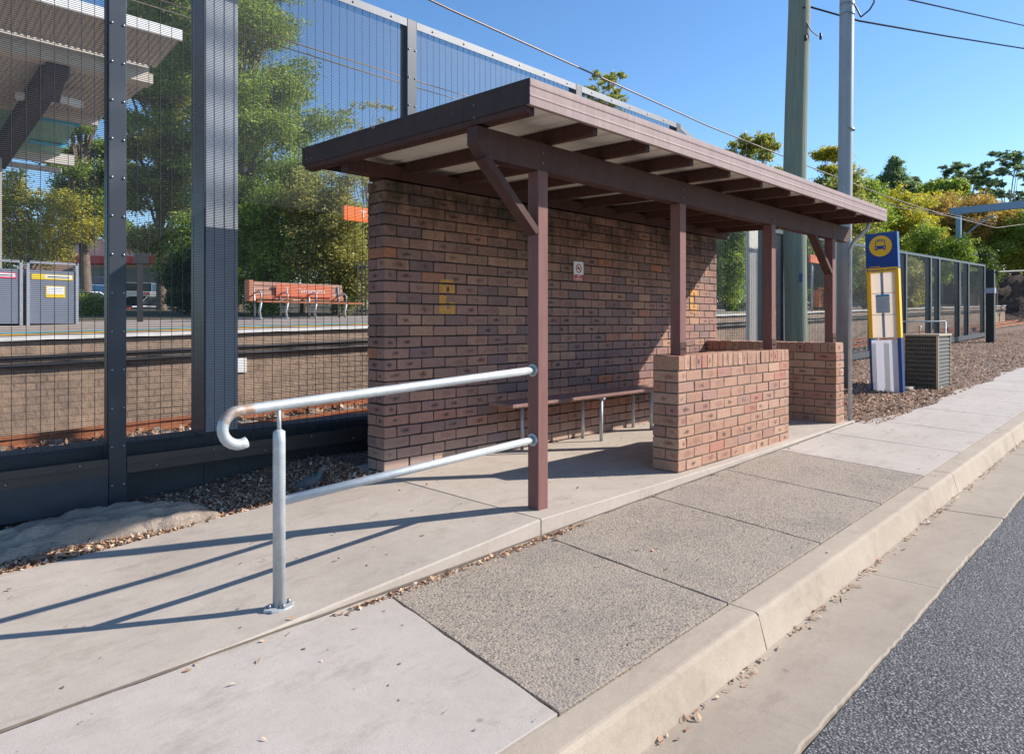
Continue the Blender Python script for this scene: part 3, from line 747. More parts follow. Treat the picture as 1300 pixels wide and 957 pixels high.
# bench inside
bench = empty("slatted_bench", (4.0, 4.1, 0), 0, "long narrow brown slatted bench against the dark brick back wall", "bench")
def under(o, par):
    o.parent = par; o.matrix_parent_inverse = Matrix.Translation(par.location).inverted(); return o
for y in (4.02, 4.125, 4.23):
    mb = MB(); mb.box((4.03, y, .432), (7.45, y + .088, .462)); under(mb.build("slat", "bench_slat", bevel=.005), bench)
for x in (4.43, 5.294, 6.155, 7.02):
    mb = MB(); mb.tube([(x, 4.07, -.01), (x, 4.07, .405)], .0165, 10); mb.tube([(x, 4.30, .0), (x, 4.30, .405)], .0165, 10)
    mb.bar((x, 4.03, .418), (x, 4.32, .418), .035, .024)
    under(mb.build("leg_frame", "galvanised"), bench)

# no smoking sign
sg = empty("no_smoking_sign", (5.285, 4.348, 1.66), 0, "small red and white no smoking sign fixed on the dark brick wall", "sign")
mb = MB(); mb.box((-.075, -.004, -.095), (.075, 0, .095)); mb.build("backing", "white").parent = sg
mb = MB(); mb.box((-.073, -.0055, -.093), (.073, -.0042, -.035)); mb.build("band", "sign_red").parent = sg
mb = MB(); N = 28; r1, r2 = .046, .036; cz = .028
for k in range(N):
    a, b = 2 * math.pi * k / N, 2 * math.pi * (k + 1) / N
    mb.add([(r * math.cos(q), -.006, cz + r * math.sin(q)) for r, q in ((r2, a), (r1, a), (r1, b), (r2, b))], [(0, 1, 2, 3)])
mb.bar((-.03, -.0065, cz + .03), (.03, -.0065, cz - .03), .002, .008, (0, 1, 0)); 
mb.build("prohibition_ring", "sign_red").parent = sg
mb = MB(); mb.box((-.030, -.0052, cz - .006), (.022, -.0043, cz + .005)); mb.box((.014, -.0052, cz + .008), (.024, -.0043, cz + .02)); mb.build("cigarette", "black").parent = sg
text("NO", "lettering", .028, "white", sg, Matrix.Translation((0, -.006, -.051)) @ FACE, .0004)
text("SMOKING", "lettering", .024, "white", sg, Matrix.Translation((0, -.006, -.077)) @ FACE, .0004)

# handrail
hr = empty("handrail", (1.41, 2.87, -.118), 0, "galvanised two rail handrail with a curled end beside the concrete ramp", "handrail")
A = Vector((3.045, 2.876, .855)); B = Vector((1.235, 2.876, .772)); dirn = (B - A).normalized()
pts = [A + (B - A) * t for t in (0, .3, .6, .9, 1)]
rc = .072; cen = B + Vector((0, 0, -rc))
for k in range(1, 13):
    a = R(90 + 205 * k / 12); pts.append(cen + Vector((rc * math.cos(a), 0, rc * math.sin(a))))
mb = MB(); mb.tube(pts, .0235, 16)
top = under(mb.build("top_rail", "galvanised"), hr)
mb = MB(); mb.tube([B + Vector((.06, 0, 0.0028))] + [B] + pts[5:9], .0238, 16, False); o = under(mb.build("bend", "rusty_galv"), hr)
mb = MB(); mb.tube([(3.045, 2.876, .428), (1.41, 2.876, .352)], .0215, 16); under(mb.build("lower_rail", "galvanised"), hr)
mb = MB(); mb.tube([(1.41, 2.87, -.11), (1.41, 2.87, .62), (1.41, 2.87, .664), (1.41, 2.87, .674)], [.027, .027, .026, .012], 16); under(mb.build("post", "galvanised"), hr)
mb = MB(); mb.tube([(1.41, 2.87, .66), (1.41, 2.872, .765)], .009, 10); under(mb.build("spigot", "galvanised"), hr)
mb = MB()
mb.prism([(1.41 + .058 * math.cos(a) * (1.25 if k % 2 == 0 else 1.0), 2.87 + .052 * math.sin(a)) for k, a in enumerate([2 * math.pi * k / 16 for k in range(16)])], 'z', -.1185, -.106)
bp = under(mb.build("base_plate", "galvanised", bevel=.002), hr)
mb = MB()
for dx, dy in ((.045, .0), (-.045, .0), (0, -.04)):
    mb = MB(); mb.tube([(1.41 + dx, 2.87 + dy, -.107), (1.41 + dx, 2.87 + dy, -.090)], .007, 6)
    b_ = mb.build("bolt", "bolt_steel"); b_.parent = bp
for z in (.855, .428):
    mb = MB(); mb.tube([(3.0585, 2.876, z), (3.051, 2.876, z)], .040, 18); under(mb.build("flange", "galvanised"), hr)

# ------------------------------------------------------------------ security fence
FY = 5.2
def mesh_panel(x0, x1, zb, zt0, zt1=None, pitch=.0127, par=None, wr=.0016):
    zt1 = zt0 if zt1 is None else zt1
    mb = MB(); n = int((max(zt0, zt1) - zb) / pitch)
    for i in range(n):
        z = zb + i * pitch
        a, b = x0, x1
        if z > min(zt0, zt1):
            f = (z - zt0) / (zt1 - zt0)
            if zt1 < zt0: b = x0 + (x1 - x0) * f
            else: a = x0 + (x1 - x0) * f
        if b - a > .02: mb.box((a, FY + .034, z - wr), (b, FY + .034 + 2 * wr, z + wr))
    m = int((x1 - x0) / .0762)
    for k in range(m + 1):
        x = x0 + k * .0762; t = (x - x0) / (x1 - x0); zt = zt0 + (zt1 - zt0) * t
        mb.box((x - wr, FY + .034 - 2 * wr, zb), (x + wr, FY + .0335, zt + .02))
    o = mb.build("mesh_panel", "fence_mesh"); under(o, par); return o
fence = empty("security_fence", (0, FY, -.05), 0, "tall charcoal wire mesh security fence with bolted posts between shelter and railway", "fence")
_bm = MB(); _bm.ball((0, 0, 0), (.0095, .008, .0095), 8, 5); _bo = _bm.build("bolt", "bolt_steel"); BOLT = _bo.data; bpy.data.objects.remove(_bo)
def bolt(par, loc):
    o = bpy.data.objects.new("bolt", BOLT); C.objects.link(o); o.parent = par; o.location = loc; return o
def fpost(x, zb, zt, par, w_=.106, dep=.12, bolts=True, step=.262):
    mb = MB(); mb.box((x, FY, zb), (x + w_, FY + .008, zt)); mb.box((x + .0, FY + .0085, zb), (x + .008, FY + dep, zt)); mb.box((x + w_ - .008, FY + .0085, zb), (x + w_, FY + dep, zt))
    mb.box((x + .0085, FY + dep - .008, zb), (x + w_ - .0085, FY + dep - .0005, zt))
    p = under(mb.build("post", "fence_paint", bevel=.002), par)
    if bolts:
        z = zb + .12
        while z < zt - .03:
            for dx in (.017, w_ - .017): bolt(p, (x + dx, FY - .002, z))
            z += step
    return p
fx = [-1.13, 1.34, 3.82, 6.28, 8.51]
for x in fx: fpost(x, -.08, 3.99, fence)
for a, b in zip(fx[:-1], fx[1:]):
    mesh_panel(a + .03, b + .075, .15, 3.985, None, par=fence)
    mb = MB(); mb.box((a + .11, FY + .002, 3.915), (b - .004, FY + .010, 3.985))
    o = under(mb.build("top_rail", "rail_grey"), fence)
    for k in range(6): bolt(o, (a + .3 + k * .4, FY - .0, 3.95))
    mb = MB(); mb.box((a + .11, FY + .002, .112), (b - .004, FY + .010, .225)); mb.box((a + .11, FY - .006, .165), (b - .004, FY + .0015, .173))
    o = under(mb.build("bottom_rail", "bottom_bronze"), fence)
    for k in range(6): bolt(o, (a + .3 + k * .4, FY + 0, .20 if k % 2 else .14))
mb = MB(); mb.box((-1.02, FY + .004, -.10), (1.336, FY + .012, .1115)); under(mb.build("kick_plate", "beam_dark"), fence)
# stepped-down run following the railway
mesh_panel(8.62, 11.35, .2, 3.985, 3.15, par=fence)
mb = MB(); mb.bar((8.61, FY + .01, 3.95), (11.3, FY + .01, 3.11), .012, .06); under(mb.build("top_rail", "rail_grey"), fence)
lowp = [11.35, 12.07, 14.5, 16.95, 19.4, 21.7, 22.6, 25.0, 26.2, 28.6]
def zft(x): return 2.97 + (x - 19.6) * .0235
for x in lowp: fpost(x, G(x) - .25, zft(x), fence, .12, .14, False)
for a, b in zip(lowp[:-1], lowp[1:]):
    mesh_panel(a + .1, b + .02, G(a) + .0, zft(a), zft(b), .02, par=fence, wr=.0024)
    mb = MB(); mb.bar((a + .12, FY + .006, zft(a) - .03), (b, FY + .006, zft(b) - .03), .012, .06); under(mb.build("top_rail", "fence_paint"), fence)
    mb = MB(); mb.bar((a + .12, FY + .006, G(a) + .04), (b, FY + .006, G(b) + .04), .012, .14); under(mb.build("bottom_rail", "beam_dark"), fence)

# square columns and ground beam behind the fence
col = empty("square_column", (2.18, 5.52, -.14), 0, "tall square grey steel column standing behind the mesh left of the shelter", "column")
mb = MB(); mb.box((2.054, 5.40, -.14), (2.308, 5.65, 5.6)); under(mb.build("shaft", "column_grey", bevel=.006), col)
mb = MB(); mb.box((2.040, 5.392, .30), (2.0535, 5.66, 5.6)); under(mb.build("side_shade", "fence_paint", bevel=.002), col)  # added dark plate that paints shade onto the column's left face
mb = MB(); mb.box((2.036, 5.388, -.14), (2.314, 5.656, .30)); under(mb.build("foot_shade", "beam_dark", bevel=.004), col)  # added dark box, shade at the column's foot done as colour
mb = MB(); mb.box((1.99, 5.36, -.16), (2.37, 5.71, -.125)); under(mb.build("base_plate", "beam_dark", bevel=.003), col)
mb = MB(); mb.prism([(5.395, -.25), (5.66, -.25), (5.66, .265), (5.635, .29), (5.42, .29), (5.395, .265)], 'x', -3, 2.05); mb.prism([(5.395, -.25), (5.66, -.25), (5.66, .265), (5.635, .29), (5.42, .29), (5.395, .265)], 'x', 2.312, 9.5)
tag(mb.build("ground_beam", "beam_dark", bevel=.004), "dark low ground beam running along the foot of the mesh fence", "beam")
mb = MB(); mb.box((11.35, 5.50, .0), (11.88, 5.56, 3.2)); 
tag(mb.build("concrete_pillar", "concrete_white", bevel=.01), "pale concrete pillar behind the fence seen beside the shelter wall end", "pillar")

# ------------------------------------------------------------------ poles
wp = empty("power_pole", (11.2, 4.6, .1), 0, "thick greenish weathered timber power pole behind the far end of the shelter", "power pole")
mb = MB(); mb.tube([(11.17, 4.6, -.1), (11.165, 4.6, .8), (11.15, 4.61, 2), (11.13, 4.62, 3.2), (11.16, 4.6, 4.6), (11.21, 4.57, 6.2), (11.24, 4.55, 9)], [.172, .172, .175, .180, .176, .170, .155], 24)
under(mb.build("shaft", "wood_pole"), wp)
mb = MB(); mb.box((11.035, 4.40, 1.80), (11.045, 4.45, 1.94)); 
T = Matrix.Translation((11.03, 4.475, 1.87)) @ Matrix.Rotation(R(-45), 4, 'Z')
mb = MB(); mb.box((-.026, -.004, -.07), (.026, .0, .07), T=T); o = under(mb.build("number_plate", "sign_blue"), wp)
mb = MB(); q = [(11.26, 4.45, 6.29), (11.22, 4.43, 6.15), (11.14, 4.42, 5.98), (11.18, 4.38, 5.86), (11.33, 4.33, 5.80), (11.42, 4.31, 5.82)]; mb.tube(q, .008, 6)
mb.tube([(11.42, 4.31, 5.86), (11.42, 4.31, 5.76)], .02, 8); mb.tube([(11.1, 4.42, 5.76), (11.1, 4.42, 5.68)], .02, 8); mb.tube([(11.05, 4.44, 6.2), (11.3, 4.44, 6.27), (11.33, 4.48, 9)], .014, 6)
under(mb.build("cable_tail", "black"), wp)
SX, SY = PX(1070, 10.7)
sp = empty("steel_pole", (SX, SY, .1), 0, "slim straight grey steel pole rising behind the roof beside the timber pole", "pole")
X2, Y2 = PX(1075.5, 10.7)
mb = MB(); mb.tube([(SX, SY, 0), ((SX + X2) / 2, (SY + Y2) / 2, 3.2), (X2, Y2, 6.4), (X2 + .02, Y2 - .02, 8)], [.104, .106, .107, .10], 20)
under(mb.build("shaft", "steel_pole"), sp)
mb = MB()
for zz in (4.15, 5.95, 6.1): mb.tube([(X2, Y2, zz), (X2, Y2, zz + .03)], .112, 20)
under(mb.build("strap", "bolt_steel"), sp)
def cable(name, pts, r, mat, label, sag=0):
    P = []
    for a, b in zip(pts[:-1], pts[1:]):
        for k in range(8):
            t = k / 8; p = Vector(a).lerp(Vector(b), t); p.z -= sag * 4 * t * (1 - t); P.append(p)
    P.append(Vector(pts[-1])); mb = MB(); mb.tube(P, r, 6)
    return tag(mb.build(name, mat), label, "cable")
p2 = PX(1300, 17.8)
cable("service_cable", [(11.28, 4.44, 6.29), (*PX(1091, 12), ZY(27, 12)), (*PX(1200, 15), ZY(46, 15)), (*p2, ZY(62, 17.8)), (60, 7, 25)], .016, "wire", "lower black service cable running right from the timber pole")
cable("service_cable", [(11.24, 4.5, 6.75), (14.9, 4.0, 7.48), (24.5, 3.5, 9.76), (60, 3.2, 18)], .015, "wire", "upper black service cable crossing the top right corner of the sky")
lp = [PX(1084, 10.5), PX(1087, 10.5), PX(1093, 10.5), PX(1104, 10.5), PX(1110, 10.5), PX(1108, 10.5)]
cable("cable_loop", [(*q, ZY(y, 10.5)) for q, y in zip(lp, (6, 10, 22, 13, 3, -15))], .013, "black", "short black cable loop hanging beside the top of the steel pole")
cable("overhead_wire", [(-12, 6.6, 5.35), (0, 6.6, 5.3), (5.48, 6.6, 5.07), (12, 6.6, 4.92), (17.3, 6.6, 4.93), (22.9, 6.6, 4.98), (29.3, 6.6, 5.16), (40, 6.8, 5.75), (59.8, 7.5, 8.2)], .013, "wire_copper", "overhead train wire passing above the mesh fence and shelter roof")
for dz, lab in ((0, "upper of the two close overhead wires seen through the mesh"), (-.12, "lower of the two close overhead wires seen through the mesh")):
    cable("contact_wire", [(-12, 10.15, 5.7 + dz), (4.69, 10.15, 5.61 + dz), (7.31, 10.15, 5.6 + dz), (20, 10.15, 5.75 + dz), (59.8, 10.15, 8.4 + dz)], .009, "wire_copper", lab)

# ------------------------------------------------------------------ railway
def ballast_z(x, y): return -.55 + G(x) + .03 * math.sin(7 * x + 3 * y)
mb = MB(); grid_add(mb, -30, 110, 6.0, 11.62, 200, 14, ballast_z); tag(mb.build("track_bed", "ballast"), kind="structure")
n = 9000; pts = np.stack([rng.uniform(-2, 25, n), rng.uniform(8.2, 11.5, n), np.zeros(n)], 1); pts[:, 2] = -.55 + .0245 * pts[:, 0] + rng.uniform(.0, .05, n)
scatter_quads("ballast_stones", "chips", pts, .07, .8, "loose rusty brown ballast stones between the rails", .6, "ballast")
for yc, lab in ((10.155, "rusty railway track beside the platform wall"), (6.95, "nearer railway track just behind the mesh fence")):
    tr = empty("railway_track", (0, yc, -.5), 0, lab, "railway track")
    for s_ in (-.72, .72):
        mb = MB(); y = yc + s_
        prof = [(-.065, 0), (.065, 0), (.065, .012), (.010, .03), (.010, .11), (.035, .12), (.035, .155), (-.035, .155), (-.035, .12), (-.010, .11), (-.010, .03), (-.065, .012)]
        for a, b in ((-30, 95),):
            vs_ = [(x, y + p[0], -.52 + G(x) + p[1]) for x in (a, b) for p in prof]; m = len(prof)
            mb.add(vs_, [(k, (k + 1) % m, m + (k + 1) % m, m + k)[::-1] for k in range(m)])
        under(mb.build("rail", "rail_rust"), tr)
    for k in range(55):
        x = .2 + k * .62; mb = MB(); mb.box((x, yc - 1.25, -.68 + G(x)), (x + .24, yc + 1.25, -.522 + G(x)))
        for s_ in (-.72, .72):
            for e in (-.1, .06): mb.box((x + .06, yc + s_ + e, -.5221 + G(x)), (x + .16, yc + s_ + e + .04, -.47 + G(x)))
        under(mb.build("sleeper", "sleeper_concrete"), tr)
# platform
def zplat(x, y): return .889 + G(x) + .033 * (y - 11.6)
PX0, PX1 = -25, 72
plat = strip("platform", "platform_top", [11.6, 13.5, 15.5, 17.55], zplat, PX0, PX1)
def pbox(name, mat, y0, y1, dz0, dz1, x0=PX0, x1=PX1, n=40):
    mb = MB(); xs = [x0 + (x1 - x0) * i / n for i in range(n + 1)]; rows = []
    for x in xs:
        b = .889 + G(x); rows += [(x, y0, b + dz0), (x, y1, b + dz0), (x, y1, b + dz1), (x, y0, b + dz1)]
    mb.add(rows, [(i * 4 + j, i * 4 + (j + 1) % 4, (i + 1) * 4 + (j + 1) % 4, (i + 1) * 4 + j)[::-1] for i in range(n) for j in range(4)] + [(0, 1, 2, 3), (4 * n + 3, 4 * n + 2, 4 * n + 1, 4 * n)])
    o = mb.build(name, mat); o.parent = plat; return o
pbox("coping", "white_line", 11.53, 11.80, -.035, .012)
def pline(name, mat, y0, y1, dz):
    mb = MB(); xs = [PX0 + (PX1 - PX0) * i / 40 for i in range(41)]
    mb.add([(x, y, zplat(x, y) + dz) for x in xs for y in (y0, y1)], [(2 * i, 2 * i + 2, 2 * i + 3, 2 * i + 1) for i in range(40)])
    mb.build(name, mat).parent = plat
pline("yellow_line", "yellow_line", 12.3, 12.62, .006); pline("teal_line", "teal_line", 12.75, 13.15, .006)
pbox("upper_wall", "platform_band", 11.60, 12.4, -.25, -.052)
pbox("ledge", "platform_band", 11.57, 12.4, -.35, -.30)
pbox("lower_wall", "platform_brick", 11.62, 12.4, -1.6, -.352)
pbox("recess", "black", 11.66, 12.4, -.2995, -.2505)
for dz in (-.275, -.385):
    mb = MB(); mb.tube([(x, 11.55, .889 + G(x) + dz) for x in (PX0, 0, 30, PX1)], .030, 8); o = mb.build("cable_conduit", "black"); o.parent = plat
mb = MB(); mb.box((4.9, 11.585, .30), (5.1, 11.615, .55)); tag(mb.build("distance_plate", "white"), "small blank white plate on the platform wall below the bench", "plate")

# platform bench
pb = empty("platform_bench", (7.37, 16.6, 1.24), 0, "reddish slatted station bench with an orange name board across its back", "bench")
zb = 1.235
def add(mb, name, mat, **k): return under(mb.build(name, mat, **k), pb)
for k, y in enumerate((16.30, 16.40, 16.50, 16.60)):
    mb = MB(); mb.box((7.45, y, zb + .43), (10.5, y + .085, zb + .465)); add(mb, "seat_slat", "bench_red")
for k in range(4):
    z = zb + .52 + k * .115; y = 16.72 + k * .03
    mb = MB(); mb.box((7.5, y, z), (10.1, y + .03, z + .10)); add(mb, "back_slat", "bench_pale" if k != 0 else "bench_red")
for x in (7.35,): 
    mb = MB(); mb.box((x, 16.55, zb + .45), (x + .1, 16.85, zb + .98)); add(mb, "end_board", "bench_red")
nb = MB(); nb.box((8.12, 16.68, zb + .60), (9.72, 16.70, zb + .92)); nb = add(nb, "name_board", "name_board")
tx = text("T", "logo", .2, "white", nb, Matrix.Translation((8.42, 16.676, zb + .76)) @ FACE, .001)
tx = text("Turramurra", "lettering", .17, "white", nb, Matrix.Translation((9.10, 16.676, zb + .76)) @ FACE, .001)
for o in list(nb.children): o.matrix_parent_inverse = Matrix.Translation(pb.location).inverted() @ Matrix.Translation(pb.location)
nb_children = list(nb.children)
for x in (7.55, 8.25, 9.05, 9.95):
    mb = MB(); mb.tube([(x, 16.35, zb + .0), (x, 16.42, zb + .2), (x, 16.33, zb + .43)], .035, 8); mb.tube([(x, 16.72, zb), (x, 16.66, zb + .25), (x, 16.78, zb + .9)], .03, 8); mb.bar((x, 16.28, zb + .02), (x, 16.8, zb + .02), .07, .035)
    add(mb, "leg", "bench_metal")
    mb = MB(); mb.tube([(x, 16.34, zb + .45), (x, 16.32, zb + .62), (x, 16.42, zb + .70), (x, 16.72, zb + .66)], .022, 8); add(mb, "armrest", "bench_metal")

# station name signs
def station_sign(x, y, z, wd, hg, label, post=True, t_at=None):
    e = empty("station_sign", (x, y, z), 0, label, "sign")
    mb = MB(); mb.box((0, 0, 0), (wd, .08, hg)); mb.build("panel", "orange_sign", bevel=.005).parent = e
    if t_at is not None:
        text("T", "lettering", hg * .75, "white", e, Matrix.Translation((t_at, -.003, hg / 2)) @ FACE, .002)
    if post:
        for xx in (wd - .5,) :
            mb = MB(); mb.tube([(xx, .14, zplat(x, y) - z), (xx, .14, hg)], .05, 10); mb.build("post", "bench_metal").parent = e
    return e
sx0, sy0 = PX(437, 15.9)
station_sign(sx0, sy0, ZY(279, 15.9), 1.9, .34, "orange platform sign with a white letter T beside the brick wall edge", True, .52)
sx1, sy1 = PX(1029, 30); station_sign(sx1, sy1, ZY(333, 30), 1.0, .35, "orange platform sign glimpsed under the shelter roof beside the timber pole")
sx2, sy2 = PX(1197, 55); station_sign(sx2, sy2, ZY(350, 55), .9, .45, "small far orange platform sign seen through the right hand fence")

# hoarding cabinets on the platform
for i, (xa, xb, em, lab) in enumerate(((1.45, 2.62, "pink_edge", "blue grey metal enclosure with pink edged notices, cut by the left picture edge"), (2.72, 3.55, "yellow_edge", "blue grey metal enclosure with yellow edged notices on the platform"))):
    e = empty("metal_enclosure", (xa, 16.0, 1.10), 0, lab, "enclosure"); L = xb - xa
    mb = MB(); mb.box((0, 0, .03), (L, .8, 1.08)); mb.build("panel", "hoarding").parent = e
    mb = MB()
    for xx in (-.02, L - .03): mb.box((xx, -.02, 0), (xx + .05, .03, 1.25))
    mb.bar((-.02, 0, 1.23), (L, 0, 1.23), .04, .04); mb.build("frame", "bench_metal").parent = e
    for nm, (a, b, c, d) in (("header_notice", (.06, L - .08, .90, 1.01)), ("notice", (L * .35, L * .35 + .33, .55, .92 - .14))):
        mb = MB(); mb.box((a, -.008, c), (b, -.002, d)); f = mb.build(nm, em); f.parent = e
        mb = MB(); mb.box((a + (.22 if nm[0] == 'h' else .02), -.010, c + (.02 if nm[0] == 'h' else .07)), (b - .02, -.0085, d - .02)); mb.build("paper", "white").parent = f
        mb = MB()
        for k in range(3):
            zz = c + .10 + k * .035 if nm[0] != 'h' else c + .045
            mb.box((a + (.26 if nm[0] == 'h' else .04), -.0115, zz), (b - .06, -.0105, zz + .012))
        mb.build("print_lines", "panel_grey").parent = f
mb = MB(); mb.box((0, 0, 0), (.09, .09, 1.5)); 
x_, y_ = PX(176, 15.2); e = empty("information_post", (x_, y_, zplat(x_, y_)), 0, "dark post with a square head standing on the platform left of the big column", "post")
mb.build("shaft", "black").parent = e
mb = MB(); mb.box((-.10, .0, 1.05), (.19, .05, 1.5)); mb = MB(); mb.box((-.10, -.02, 1.30), (.20, .02, 1.52)); mb.build("head", "black").parent = e

# platform back fences
def picket(x0, x1, y, mat, name, label, h=1.5, st=.14):
    e = empty(name, (x0, y, zplat(x0, y)), 0, label, "fence"); mb = MB(); x = x0
    while x < x1: mb.box((x, y, zplat(x, y)), (x + .03, y + .03, zplat(x, y) + h)); x += st
    under(mb.build("pickets", mat), e)
    mb = MB()
    for dz in (.15, h - .15): mb.bar((x0, y + .045, zplat(x0, y) + dz), (x1, y + .045, zplat(x1, y) + dz), .03, .05)
    under(mb.build("rails", mat), e)
picket(11, 44, 17.45, "black", "steel_fence", "black steel picket fence along the back of the platform", 1.6)
picket(46, 72, 16.9, "steel_fence_blue", "steel_fence", "blue grey picket fence near the far end of the platform", 1.6, .3)
x_, y_ = PX(1040, 33)
for k in range(2):
    mb = MB(); xx = x_ + k * .75; mb.box((xx, y_, zplat(xx, 17)), (xx + .5, y_ + .3, zplat(xx, 17) + .85))
    mb.box((xx + .05, y_ - .02, zplat(xx, 17) + .85), (xx + .45, y_ + .1, zplat(xx, 17) + 1.0))
    tag(mb.build("barrier", "orange_sign", bevel=.05), "left orange plastic barrier behind the shelter" if k == 0 else "right orange plastic barrier behind the shelter", "barrier", "orange barriers on the platform")

# canopy
cn = empty("platform_canopy", (2.8, 16, 1.1), 0, "beige station canopy with a white fascia high above the platform at the left", "canopy")
def cadd(mb, name, mat, **k): return under(mb.build(name, mat, **k), cn)
X0c, X1c = -14, 4.34
def sheet(y0, z0, y1, z1, th=.03, x0=X0c, x1=X1c, rib=.09):
    mb = MB(); L = math.hypot(y1 - y0, z1 - z0); x = x0
    prof = []
    while x < x1 - .001:
        prof += [(x, 0), (x + rib * .5, 0), (x + rib * .6, .025), (x + rib * .9, .025)]; x += rib
    prof = [p for p in prof if p[0] <= x1] + [(x1, 0)]; n = len(prof)
    vs_ = [(p[0], y, z + p[1]) for y, z in ((y0, z0), (y1, z1)) for p in prof]
    mb.add(vs_, [(k, k + 1, n + k + 1, n + k) for k in range(n - 1)]); 
    mb.add([(x0, y0, z0 + .04), (x1, y0, z0 + .04), (x1, y1, z1 + .04), (x0, y1, z1 + .04)], [(0, 1, 2, 3)])
    return mb
cadd(sheet(12.55, 6.10, 13.8, 5.93), "upper_roof", "canopy_metal")
mb = MB(); mb.box((X0c, 12.48, 6.06), (X1c + .02, 12.55, 6.24)); cadd(mb, "fascia", "canopy_fascia")
mb = MB(); mb.box((X0c, 13.8, 5.62), (X1c - .05, 14.15, 5.80)); mb.box((X0c, 13.85, 5.80), (X1c - .1, 14.1, 6.0)); cadd(mb, "gutter_beam", "canopy_metal")
cadd(sheet(14.15, 5.72, 17.3, 5.74), "middle_roof", "canopy_metal")
mb = MB(); mb.box((X0c, 17.3, 5.55), (X1c - .1, 17.45, 5.80)); cadd(mb, "rear_beam", "canopy_metal")
mb = MB(); mb.add([(X0c, 17.5, 5.6), (3.9, 17.5, 5.6), (3.9, 19.2, 5.15), (X0c, 19.2, 5.15), (X0c, 17.5, 5.63), (3.9, 17.5, 5.63), (3.9, 19.2, 5.18), (X0c, 19.2, 5.18)], [(3, 2, 1, 0), (4, 5, 6, 7), (1, 2, 6, 5), (0, 1, 5, 4)]); cadd(mb, "green_panel", "canopy_green")
mb = MB(); mb.box((2.9, 17.52, 5.50), (3.95, 17.60, 5.58)); mb.box((3.2, 18.6, 5.22), (3.9, 18.7, 5.27)); cadd(mb, "blue_panel", "canopy_blue")
mb = MB(); mb.box((X0c, 19.2, 4.95), (4.2, 19.35, 5.2)); mb.box((X0c, 19.5, 4.8), (4.0, 19.6, 4.9)); cadd(mb, "lower_beam", "canopy_metal")
mb = MB(); mb.bar((2.8, 13.9, 5.60), (2.72, 19.6, 4.86), .34, .30); mb.bar((2.8, 13.9, 5.75), (2.8, 14.6, 5.2), .3, .2); cadd(mb, "strut", "canopy_beam")
mb = MB(); mb.box((2.4, 18.8, 1.0), (2.72, 19.2, 4.9)); cadd(mb, "column", "concrete_post")
for (pxc, pyc, dd, dx) in ((44, 125, 13.0, -.30), (83, 128, 13.2, .32)):
    x_, y_ = PX(pxc, dd); z_ = ZY(pyc, dd); mb = MB(); mb.bar((x_ - .28, y_ - dx * .3, z_ - .0), (x_ + .28, y_ + dx * .3, z_), .14, .12)
    cadd(mb, "lamp", "lamp_body")

# ------------------------------------------------------------------ bus stop sign (totem)
tot = empty("bus_stop_sign", (11.0, 3.42, .085), R(-90), "blue and yellow bus stop sign with timetable panels standing in the bark mulch", "sign")
tot.rotation_euler = (0, R(-2.0), R(-90))
W_ = .435
mb = MB(); mb.box((0, 0, .0), (.036, .10, .83)); mb.box((W_ - .05, 0, .0), (W_, .10, .83)); mb.box((.0365, .0, -.01), (W_ - .0505, .10, .012)); mb.build("lower_body", "sign_blue", tot, bevel=.004)
mb = MB(); mb.box((0, 0, .8325), (.052, .10, 1.845)); mb.box((W_ - .052, 0, .8325), (W_, .10, 1.845)); mb.build("yellow_frame", "sign_yellow", tot, bevel=.003)
mb = MB(); mb.box((0, 0, 1.8475), (W_, .10, 2.385)); hd = mb.build("head", "sign_blue", tot, bevel=.004)
mb = MB(); mb.box((-.002, -.004, 1.80), (W_ - .01, -.0005, 1.87)); yb = mb.build("yellow_strip", "sign_yellow", tot)
mb = MB(); mb.box((.03, -.006, 1.826), (.25, -.0045, 1.838)); mb.box((.27, -.006, 1.828), (.40, -.0045, 1.840)); mb.box((.012, -.006, 1.815), (.026, -.0045, 1.858)); mb.build("print_line", "sign_blue", yb)
mb = MB(); mb.box((.04, -.004, 1.885), (.19, -.0005, 1.893)); mb.build("print_line", "sign_yellow", hd)
mb = MB(); cx, cz, rr = .208, 2.19, .155
mb.prism([(cx + rr * math.cos(2 * math.pi * k / 40), cz + rr * math.sin(2 * math.pi * k / 40)) for k in range(40)], 'y', -.005, -.0005)
dc = mb.build("disc", "sign_yellow", tot)
mb = MB(); y0, y1 = -.0085, -.0055
def ib(a, b, c, d): mb.box((cx + a, y0, cz + c), (cx + b, y1, cz + d))
ib(-.075, .075, -.045, .005); ib(-.066, -.058, .005, .082); ib(.058, .066, .005, .082); ib(-.058, .058, .078, .086); ib(-.045, .045, .092, .098)
ib(-.065, -.045, -.065, -.045); ib(.045, .065, -.065, -.045); ib(-.055, .055, .062, .066)
mb.build("bus_symbol", "sign_blue", dc)
mb = MB(); mb.ball((cx - .055, -.009, cz - .022), (.011, .002, .011), 10, 6); mb.ball((cx + .055, -.009, cz - .022), (.011, .002, .011), 10, 6); mb.build("headlamp_dots", "sign_yellow", dc)
mb = MB(); mb.box((.054, .022, .84), (W_ - .054, .0295, 1.80)); tp = mb.build("timetable_panel", "panel_cream_thin", tot)
mb = MB(); mb.box((.185, .018, .84), (.222, .0215, 1.80)); mb.box((.056, .018, 1.17), (W_ - .056, .0215, 1.178)); mb.box((.056, .018, 1.49), (W_ - .056, .0215, 1.498)); mb.build("divider", "panel_grey", tp)
mb = MB(); mb.box((.112, .013, 1.20), (.30, .0175, 1.45)); pp = mb.build("notice", "paper", tp)
mb = MB()
for k in range(9): mb.box((.122, .0115, 1.215 + k * .024), (.29 - (k * 37 % 5) * .012, .0125, 1.222 + k * .024))
mb.build("print_lines", "panel_grey", pp)
mb = MB(); mb.box((.112, .009, 1.445), (.30, .0125, 1.475)); mb.build("notice_header", "cyan", pp)
